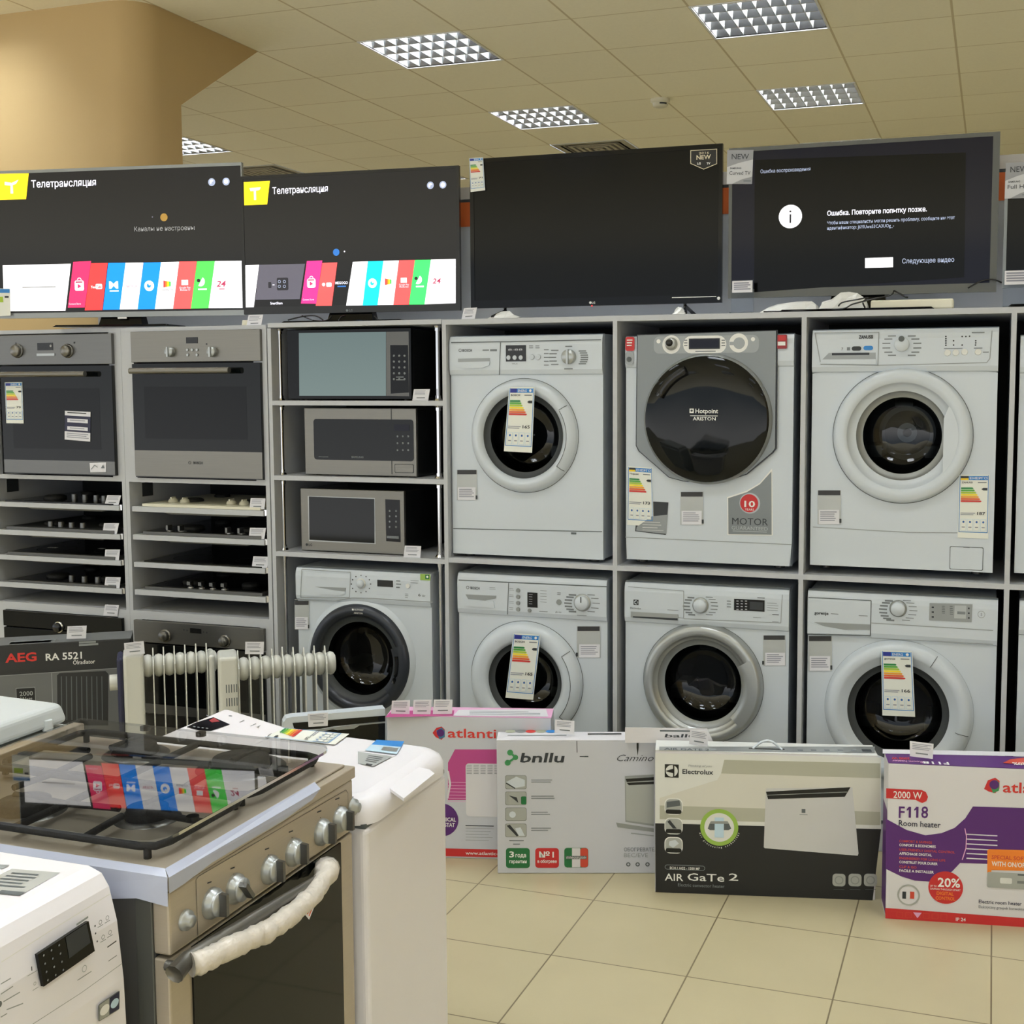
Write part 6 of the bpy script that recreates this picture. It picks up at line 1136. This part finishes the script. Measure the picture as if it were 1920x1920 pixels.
# glass lid, closed, rounded front corners
m = MB(); zl = ZK+.036; pts = []; r = .05
for cx_, cy_, a0 in ((XC-.025-r, YC1-.012-r, 0), (XB+.03, YC1-.012, 90), (XB+.03, YC0+.012, 180), (XC-.025-r, YC0+.012+r, 270)):
    if cx_ > XB+.1:
        for k in range(7): q = math.radians(a0+15*k); pts.append((cx_+r*math.cos(q), cy_+r*math.sin(q)))
    else: pts.append((cx_, cy_))
W = Wd((0, 0, 0), (0, 0, 1), (1, 0, 0)); m.add([(x, y, zl) for x, y in pts], [tuple(range(len(pts)))], 'lidglass'); lid = m.build('glass_lid', t)
m = MB(); n = len(pts); m.add([(x, y, zl) for x, y in pts]+[(x, y, zl-.005) for x, y in pts], [(i, (i+1) % n, (i+1) % n+n, i+n) for i in range(n)], 'clear'); m.build('lid_edge', lid)
for x, y in ((XC-.05, YC0+.13), (XC-.05, YC1-.16), (XC-.32, YC1-.02), (XC-.45, YC1-.02)):
    m = MB(); m.cyl((x, y, zl-.008), (x, y, zl-.0005), .010, 'black', 14); m.build('lid_buffer', lid)
# control panel
m = MB(); a, b = YC0+.001, YC1-.001; zc0, zc1 = SK.uv(303, 1806)[1], ZK-.030
m.box(XC-.03, XC, a, b, zc0, zc1, 'steelk'); cp = m.build('control_panel', t, .004)
m = MB(); m.line(SK, [(371, 1770), (367, 1650), (372, 1643), (648, 1481), (652, 1487), (653, 1560)], 1.2, 'steeld', .0006); m.build('embossed_frame', cp)
for k, (x, y, lw) in enumerate(((396, 1693, 0), (439.5, 1666, 40), (504, 1630, 0), (549, 1597.5, 0), (602, 1560, 0), (636, 1536, 0))):
    m = MB(); u, v = SK.uv(x, y); R = .0195
    m.lathe(SK, u, v, [(R*1.25, 0), (R*1.22, .006), (R*1.0, .011), (R*.97, .014), (R*.95, .017), (0, .018)], 'silver', 28); kb = m.build('knob', cp)
    m = MB(); q = math.radians(lw); ca, sa = math.cos(q), math.sin(q); c = [(-.004, -R*.92), (.004, -R*.92), (.004, R*.92), (-.004, R*.92)]; P = [(u+x_*ca-z_*sa, v+x_*sa+z_*ca) for x_, z_ in c]
    m.hexa([SK.P(*p, .017) for p in P]+[SK.P(u+(p[0]-u)*.85, v+(p[1]-v)*.95, .030) for p in P], 'steel'); m.build('knob_grip', kb)
    m = MB(); m.line(SK, [(x-8, y-37), (x, y-40)], 2.5, 'ink', .0006); m.disc(SK, x-2, y-27, 1.2, 'ink', .0006, 8); m.build('printed_mark', cp)
for x, y in ((347, 1725), (661, 1513)):
    m = MB(); u, v = SK.uv(x, y); m.lathe(SK, u, v, [(.016, 0), (.015, .006), (.009, .007), (.009, .014), (0, .0145)], 'silver', 20); m.build('push_button', cp); m = MB(); m.disc(SK, x, y-18, 2, 'ink', .0006, 8); m.build('printed_mark', cp)
# door with glass and wrapped handle
m = MB(); zd0, zd1 = .12, zc0-.006; m.box(XC-.03, XC-.003, a, b, zd0, zd1, 'steelk'); dr = m.build('oven_door', t, .003)
ga = SK.uv(361.5, 1790)[0]; gb = SK.uv(641.5, 1700)[0]; m = MB(); m.box(XC-.003, XC, ga, gb, zd0+.02, zd1-.002, 'darkglass'); m.build('door_glass', dr)
m = MB(); m.box(XC-.03, XC-.003, a, b, .035, .112, 'steelw'); m.build('storage_drawer', t, .003)
hp = [(365, 1822), (392, 1806), (440, 1774), (492, 1747), (544, 1712), (588, 1678), (625, 1640), (640, 1628)]
SH = FX(XC+.05); H = [SH.px(*p) for p in hp]
for i, p in enumerate(H): p[0] = XC+.022+.034*math.sin(PI*i/(len(H)-1))
m = MB(); q = H[0]; m.tube([H[0]+np.array([0, -.010, -.004]), H[0]+np.array([0, .02, .004]), H[-2], H[-1]], .011, 'steelw', 10, [.015, .013, .008, .008])
for p in (H[0], H[-1]): m.cyl(p+np.array([0, .004, 0]), (XC-.001, p[1]+.004, p[2]), .008, 'steel', 10)
hd = m.build('handle', dr)
m = MB(); Q = []; rs = []
rnd = random.Random(3)
for i in range(len(H)-1):
    for k in range(9):
        s = k/9; p = H[i]*(1-s)+H[i+1]*s; Q.append(p+np.array([rnd.uniform(-.001, .001), 0, rnd.uniform(-.001, .001)])); rs.append(.0170+.0006*math.sin(i*9+k*1.7)+rnd.uniform(-.0012, .0012)+(.004 if i == len(H)-2 else 0))
m.tube(Q[5:], .018, 'bubblewrap', 12, rs[5:]); m.build('bubble_wrap', hd)
m = MB(); p = SH.px(571, 1698); Wt = Wd((p[0]+.012, p[1], p[2]), (1, -.05, .3), (0, 1, .62)); m.rect(Wt, -.020, -.008, .018, .008, 'card', 0); m.lines(Wt, -.016, -.005, .014, .005, 2, 'e_ro', .0005); m.build('paper_label', hd)
# protective film strips along the top edges
m = MB(); a2 = YC0-.006
m.add([(XB, a2, ZK-.004), (XC+.004, a2, ZK-.004), (XC+.004, a2-.001, ZK-.048), (XC-.05, a2-.002, ZK-.042), (XC-.11, a2-.001, ZK-.052), (XC-.2, a2, ZK-.046), (XB, a2, ZK-.05)], [tuple(range(7))], 'protectfilm')
m.add([(XB, a2, ZK-.004), (XC+.004, a2, ZK-.004), (XC-.012, YC0+.01, ZK+.0012), (XB, YC0+.01, ZK+.0012)], [(0, 1, 2, 3)], 'protectfilm'); m.build('side_film', t)
m = MB(); x2 = XC+.0065; yb_ = YC0+.42
m.add([(x2, a2, ZK-.004), (x2, yb_, ZK-.008), (x2+.001, yb_-.03, ZK-.018), (x2, yb_-.12, ZK-.024), (x2, YC0+.1, ZK-.021), (x2, YC0+.03, ZK-.027), (x2, a2, ZK-.028)], [tuple(range(7))], 'protectfilm')
m.add([(x2, a2, ZK-.004), (x2, yb_, ZK-.008), (XC-.010, yb_+.008, ZK+.0004), (XC-.012, YC0+.01, ZK+.0008)], [(0, 1, 2, 3)], 'protectfilm'); m.build('front_film', t)
# ================================================================ top-loading washing machine
XT, YT0, YT1, XTB = -1.10, 2.008, 2.372, -1.66
t = thing('top_loading_washing_machine', 'slim white top-loading washing machine standing right of the steel cooker', 'washing machine', ((XT+XTB)/2, (YT0+YT1)/2, 0))
ST = FX(XT); zs = .805
m = MB(); m.box(XTB, XT, YT0, YT1, .02, zs, 'white2'); m.build('body', t, .012, 4)
m = MB(); m.box(XTB+.01, XT-.004, YT0+.004, YT1-.004, zs-.002, zs+.006, 'seam'); m.build('lid_gap', t)
for p in ((XT-.05, YT0+.05), (XT-.05, YT1-.05), (XTB+.05, YT0+.05), (XTB+.05, YT1-.05)): m = MB(); m.cyl((p[0], p[1], 0), (p[0], p[1], .022), .018, 'black', 12); m.build('levelling_foot', t)
m = MB(); a, b = YT0-.003, YT1+.003
prof = [(XT+.006, zs+.004), (XT+.008, zs+.022), (XT-.004, zs+.042), (XT-.05, zs+.053), (XT-.38, zs+.062), (XT-.385, zs+.004)]
# lid with rounded plan corners
def lidring(z, inset):
    P = []; x0, x1, y0, y1 = XT-.385, XT+.008-inset, a+inset*.6, b-inset*.6; r = .045
    for cx_, cy_, s0 in ((x1-r, y1-r, 0), (x0, y1, None), (x0, y0, None), (x1-r, y0+r, 270)):
        if s0 is None: P.append((cx_, cy_, z))
        else:
            for k in range(7): q = math.radians(s0+15*k); P.append((cx_+r*math.cos(q), cy_+r*math.sin(q), z))
    return P
rings = [lidring(zs+.004, 0), lidring(zs+.030, 0), lidring(zs+.044, .006), lidring(zs+.052, .018), lidring(zs+.055, .035)]
n = len(rings[0]); V = [p for R_ in rings for p in R_]
V = [(x, y, z+(.008*(XT-x)/.385 if z > zs+.02 else 0)) for x, y, z in V]
m.add(V, [(j*n+i, j*n+(i+1) % n, (j+1)*n+(i+1) % n, (j+1)*n+i) for j in range(4) for i in range(n)], 'white2', True); m.add(V[-n:], [tuple(range(n))], 'white2'); m.add(V[:n], [tuple(reversed(range(n)))], 'white2')
lid = m.build('lid', t)
m = MB(); zh = zs+.048; p = [hit(x, y, (0, 0, zh), (0, 0, 1)) for x, y in ((731, 1478), (757, 1497), (815, 1450), (806, 1443), (780, 1437))]
V = [tuple(q) for q in p]; k = len(V); m.add(V+[(x, y, z-.006) for x, y, z in V], [tuple(range(k)), tuple(reversed(range(k, 2*k)))]+[(i, (i+1) % k, (i+1) % k+k, i+k) for i in range(k)], 'white2'); m.build('lid_handle', lid)
# raised rear control panel
m = MB(); xa, xb = XT-.388, XTB; z0 = zs+.003; m.hexa([(xb, a, z0), (xa, a, z0), (xa, b, z0), (xb, b, z0), (xb, a, .900), (xa, a, zs+.062), (xa, b, zs+.062), (xb, b, .900)], 'white2'); cp = m.build('control_panel', t, .012, 3)
nrm = np.cross([xa-xb, 0, zs+.062-.900], [0, 1, 0]); nrm = -nrm if nrm[2] < 0 else nrm; SP = Fr((xa, 0, zs+.062), nrm, (0, 1, 0))
m = MB(); m.poly(SP, [(350, 1364), (366, 1356), (400, 1345.5), (431, 1359), (396, 1371), (372, 1370)], 'blackgloss', .0012); m.poly(SP, [(392, 1352), (401, 1347), (412, 1354), (397, 1356)], 'redd', .0018)
for k in range(4): m.disc(SP, 364+k*8, 1364+k*1.0, 1.6, 'inkl', .0018, 8)
m.build('display', cp)
m = MB(); m.lines(SP, 386, 1342, 394, 1345, 1, 'inkl', .001); m.line(SP, [(449, 1355), (458, 1351)], 1, 'ink', .001); m.line(SP, [(470, 1362), (480, 1357)], 1, 'inkl', .001); m.line(SP, [(482, 1364), (488, 1361)], 1, 'inkl', .001); m.disc(SP, 432, 1343, 2.2, 'inkl', .001, 10); m.build('printed_marks', cp)
TT = Fr((0, 0, zs+.0635), (0, 0, 1), (1, 0, 0)); TT2 = Fr((0, 0, zs+.0600), (0, 0, 1), (1, 0, 0))
Q = Qd(TT.px(506, 1362), TT.px(482, 1381), TT.px(628, 1396), TT.px(655, 1376)); mm = elabel(lid, Q, '', '170')
Q = Qd(TT2.px(706, 1387), TT2.px(758, 1390), TT2.px(744, 1414), TT2.px(684, 1407)); m = MB(); m.rect(Q, 0, 0, 1, .45, 'eblue', 0); m.rect(Q, 0, .45, 1, 1, 'lblue', .0002); m.rect(Q, .5, .55, .95, .95, 'blueicon', .0006) if 0 else m.rect(Q, .45, .55, .95, .85, 'silver', .0006); m.build('blue_sticker', lid)
TT3 = Fr((0, 0, zs+.0590), (0, 0, 1), (1, 0, 0)); Q = Qd(TT3.px(671, 1409), TT3.px(736, 1418), TT3.px(700, 1437), TT3.px(671, 1431)); m = MB(); m.rect(Q, 0, 0, 1, 1, 'sleeve', 0); m.lines(Q, .35, .2, .95, .8, 4, 'seam', .0006); m.rect(Q, .5, .88, .85, 1.0, 'barblk', .0006); m.build('price_pocket', lid)
# ================================================================ front-loader in the near left corner
XW, YW0, YW1, ZW = -1.185, .80, 1.408, .950
t = thing('washing_machine', 'white front-loading washing machine in the lower left corner with black display', 'washing machine', (XW-.25, (YW0+YW1)/2, 0))
m = MB(); prof = [(XW-.55, ZW), (XW-.035, ZW), (XW-.012, ZW-.008), (XW, ZW-.026), (XW+.012, ZW-.075), (XW+.020, ZW-.16), (XW+.022, ZW-.24), (XW+.012, ZW-.262), (XW+.010, .10), (XW-.55, .10)]
n = len(prof); V = [(x, YW0, z) for x, z in prof]+[(x, YW1-.006, z) for x, z in prof]
m.add(V, [tuple(range(n)), tuple(reversed(range(n, 2*n)))], 'white2'); m.add(V, [(i, i+n, (i+1) % n+n, (i+1) % n) for i in range(n)], 'white2', False); m.build('body', t, .004, 3)
for p in ((XW-.05, YW0+.05), (XW-.05, YW1-.05), (XW-.5, YW0+.05), (XW-.5, YW1-.05)): m = MB(); m.cyl((p[0], p[1], 0), (p[0], p[1], .1), .02, 'black', 12); m.build('levelling_foot', t)
# control fascia plane
n1 = np.array([ZW-.075-(ZW-.16), 0, .008]); SW1 = Fr((XW+.0165, 0, ZW-.11), (1, 0, .09), (0, 1, 0)); S = Fr((XW+.0225, 0, ZW-.16), (1, 0, .045), (0, 1, 0))
m = MB(); m.prism(S, [(69.5, 1789.7), (165, 1727), (176.6, 1783), (81, 1849.7)], -.004, .0012, 'blackgloss'); m.poly(S, [(121, 1757), (160, 1731), (168, 1767), (128, 1797)], 'ink', .0018)
for i in range(3):
    for j in range(4): m.disc(S, 80+i*14.5+j*2.6, 1791-i*9.5+j*15.5, 2.2, 'inkl', .0018, 8)
m.build('display', t)
m = MB(); m.text(S, 'Inspire', 142, 1733, 164, 5, 'seam', .0012, .01) if 0 else m.line(S, [(142, 1734), (164, 1719)], 4, 'seaml', .0012)
m.line(S, [(0, 1804), (100, 1740), (204, 1676)], 2.0, 'inkw', .002)
for x, y in ((187, 1729), (200, 1721), (192, 1757), (205, 1748)): m.disc(S, x, y, 4.5, 'inkl', .0012, 14, rin=3.4); m.line(S, [(x-5, y+10), (x+5, y+4)], 1.3, 'inkl', .0012)
for x, y in ((177, 1736), (178, 1750), (181, 1765)): m.disc(S, x, y, 2, 'ink', .0012, 8)
m.line(S, [(200, 1776), (217, 1764)], 2.4, 'ink', .0012); m.line(S, [(202, 1802), (218, 1791)], 1.6, 'inkl', .0012); m.disc(S, 157, 1816, 6.5, 'seaml', .0012, 18, rin=5.3); m.line(S, [(144, 1838), (170, 1821)], 1.6, 'inkl', .0012)
m.line(S, [(58, 1812), (58.5, 1820)], 2.2, 'ink', .0012); m.line(S, [(50, 1830), (69, 1819)], 1.2, 'seaml', .0012); m.disc(S, 64, 1844, 3.4, 'seaml', .0012, 12, rin=2.4); m.line(S, [(60, 1857), (71, 1850)], 1.2, 'seaml', .0012)
for a_, b_ in (((0, 1845), (19, 1834)), ((0, 1864), (23, 1849)), ((5, 1878), (36, 1860)), ((11, 1893), (42, 1881)), ((0, 1907), (12, 1900))): m.line(S, [a_, b_], 2.2, 'seaml', .0012)
m.disc(S, -2, 1883, 6, 'seam', .0012, 14); m.build('printed_controls', t)
S2_ = FX(XW+.0225); m = MB(); m.line(S2_, [(60, 1920), (150, 1862), (228, 1806)], 1.3, 'seaml', .0012); m.build('panel_seam', t)
Q = Qd(S2_.px(183, 1884, .001), S2_.px(223.5, 1856, .001), S2_.px(223, 1892, .001), S2_.px(183.5, 1916, .001)); m = MB(); m.rrect(Q, 0, 0, 1, 1, .08, 'greyfascia', 0); m.rect(Q, .04, .05, .49, .95, 'silver', .0005); m.rect(Q, .52, .05, .96, .95, 'navy', .0005); m.disc(Q, .27, .5, .28, 'inkw', .001, 16, asp=.8); m.disc(Q, .74, .5, .24, 'lblue', .001, 16, asp=.8); m.build('motor_sticker', t)
TW = Fr((0, 0, ZW+.0006), (0, 0, 1), (1, 0, 0)); Q = Qd(TW.px(22, 1629), TW.px(113, 1636), TW.px(38, 1679), TW.px(-60, 1670)); m = MB(); m.rect(Q, 0, 0, 1, 1, 'sleeve', 0); m.lines(Q, .15, .15, .9, .8, 5, 'seam', .0006); m.rect(Q, .55, .88, 1, 1.02, 'seam', .0008); m.build('price_pocket', t)
m = MB(); m.poly(TW, [(-30, 1620), (18, 1622), (6, 1629), (-40, 1630)], 'seaml', .0004); m.build('dark_label', t)
# ================================================================ white appliance behind the cooker (far left)
t = thing('white_lidded_appliance', 'glossy white appliance with rounded lid, cut off by the left edge behind the cooker', 'appliance', (-2.3, 1.9, 0))
XL = -1.955; S = FX(XL); y1 = S.uv(131, 1345)[0]; zt = .932; zb_ = .888
m = MB(); m.box(-2.55, XL+.02, 1.55, y1+.022, .02, .878, 'whiteplastic'); m.build('body', t, .03, 5)
for a in (-2.5, XL-.05):
    for b in (1.6, y1-.03): m = MB(); m.cyl((a, b, 0), (a, b, .02), .02, 'black', 12); m.build('foot', t)
m = MB(); m.hexa([(-2.56, 1.54, .885), (XL, 1.54, .885), (XL, y1, .885), (-2.56, y1, .885), (-2.56, 1.54, .945), (XL-.012, 1.54, .930), (XL-.012, y1-.008, .930), (-2.56, y1-.008, .945)], 'whiteplastic'); l_ = m.build('lid', t, .014, 4)
m = MB(); q = S.px(92, 1352); m.cyl((XL-.004, q[1], .882), (XL-.004, q[1], .905), .012, 'whiteplastic', 14, .010); m.build('hinge_cap', l_)
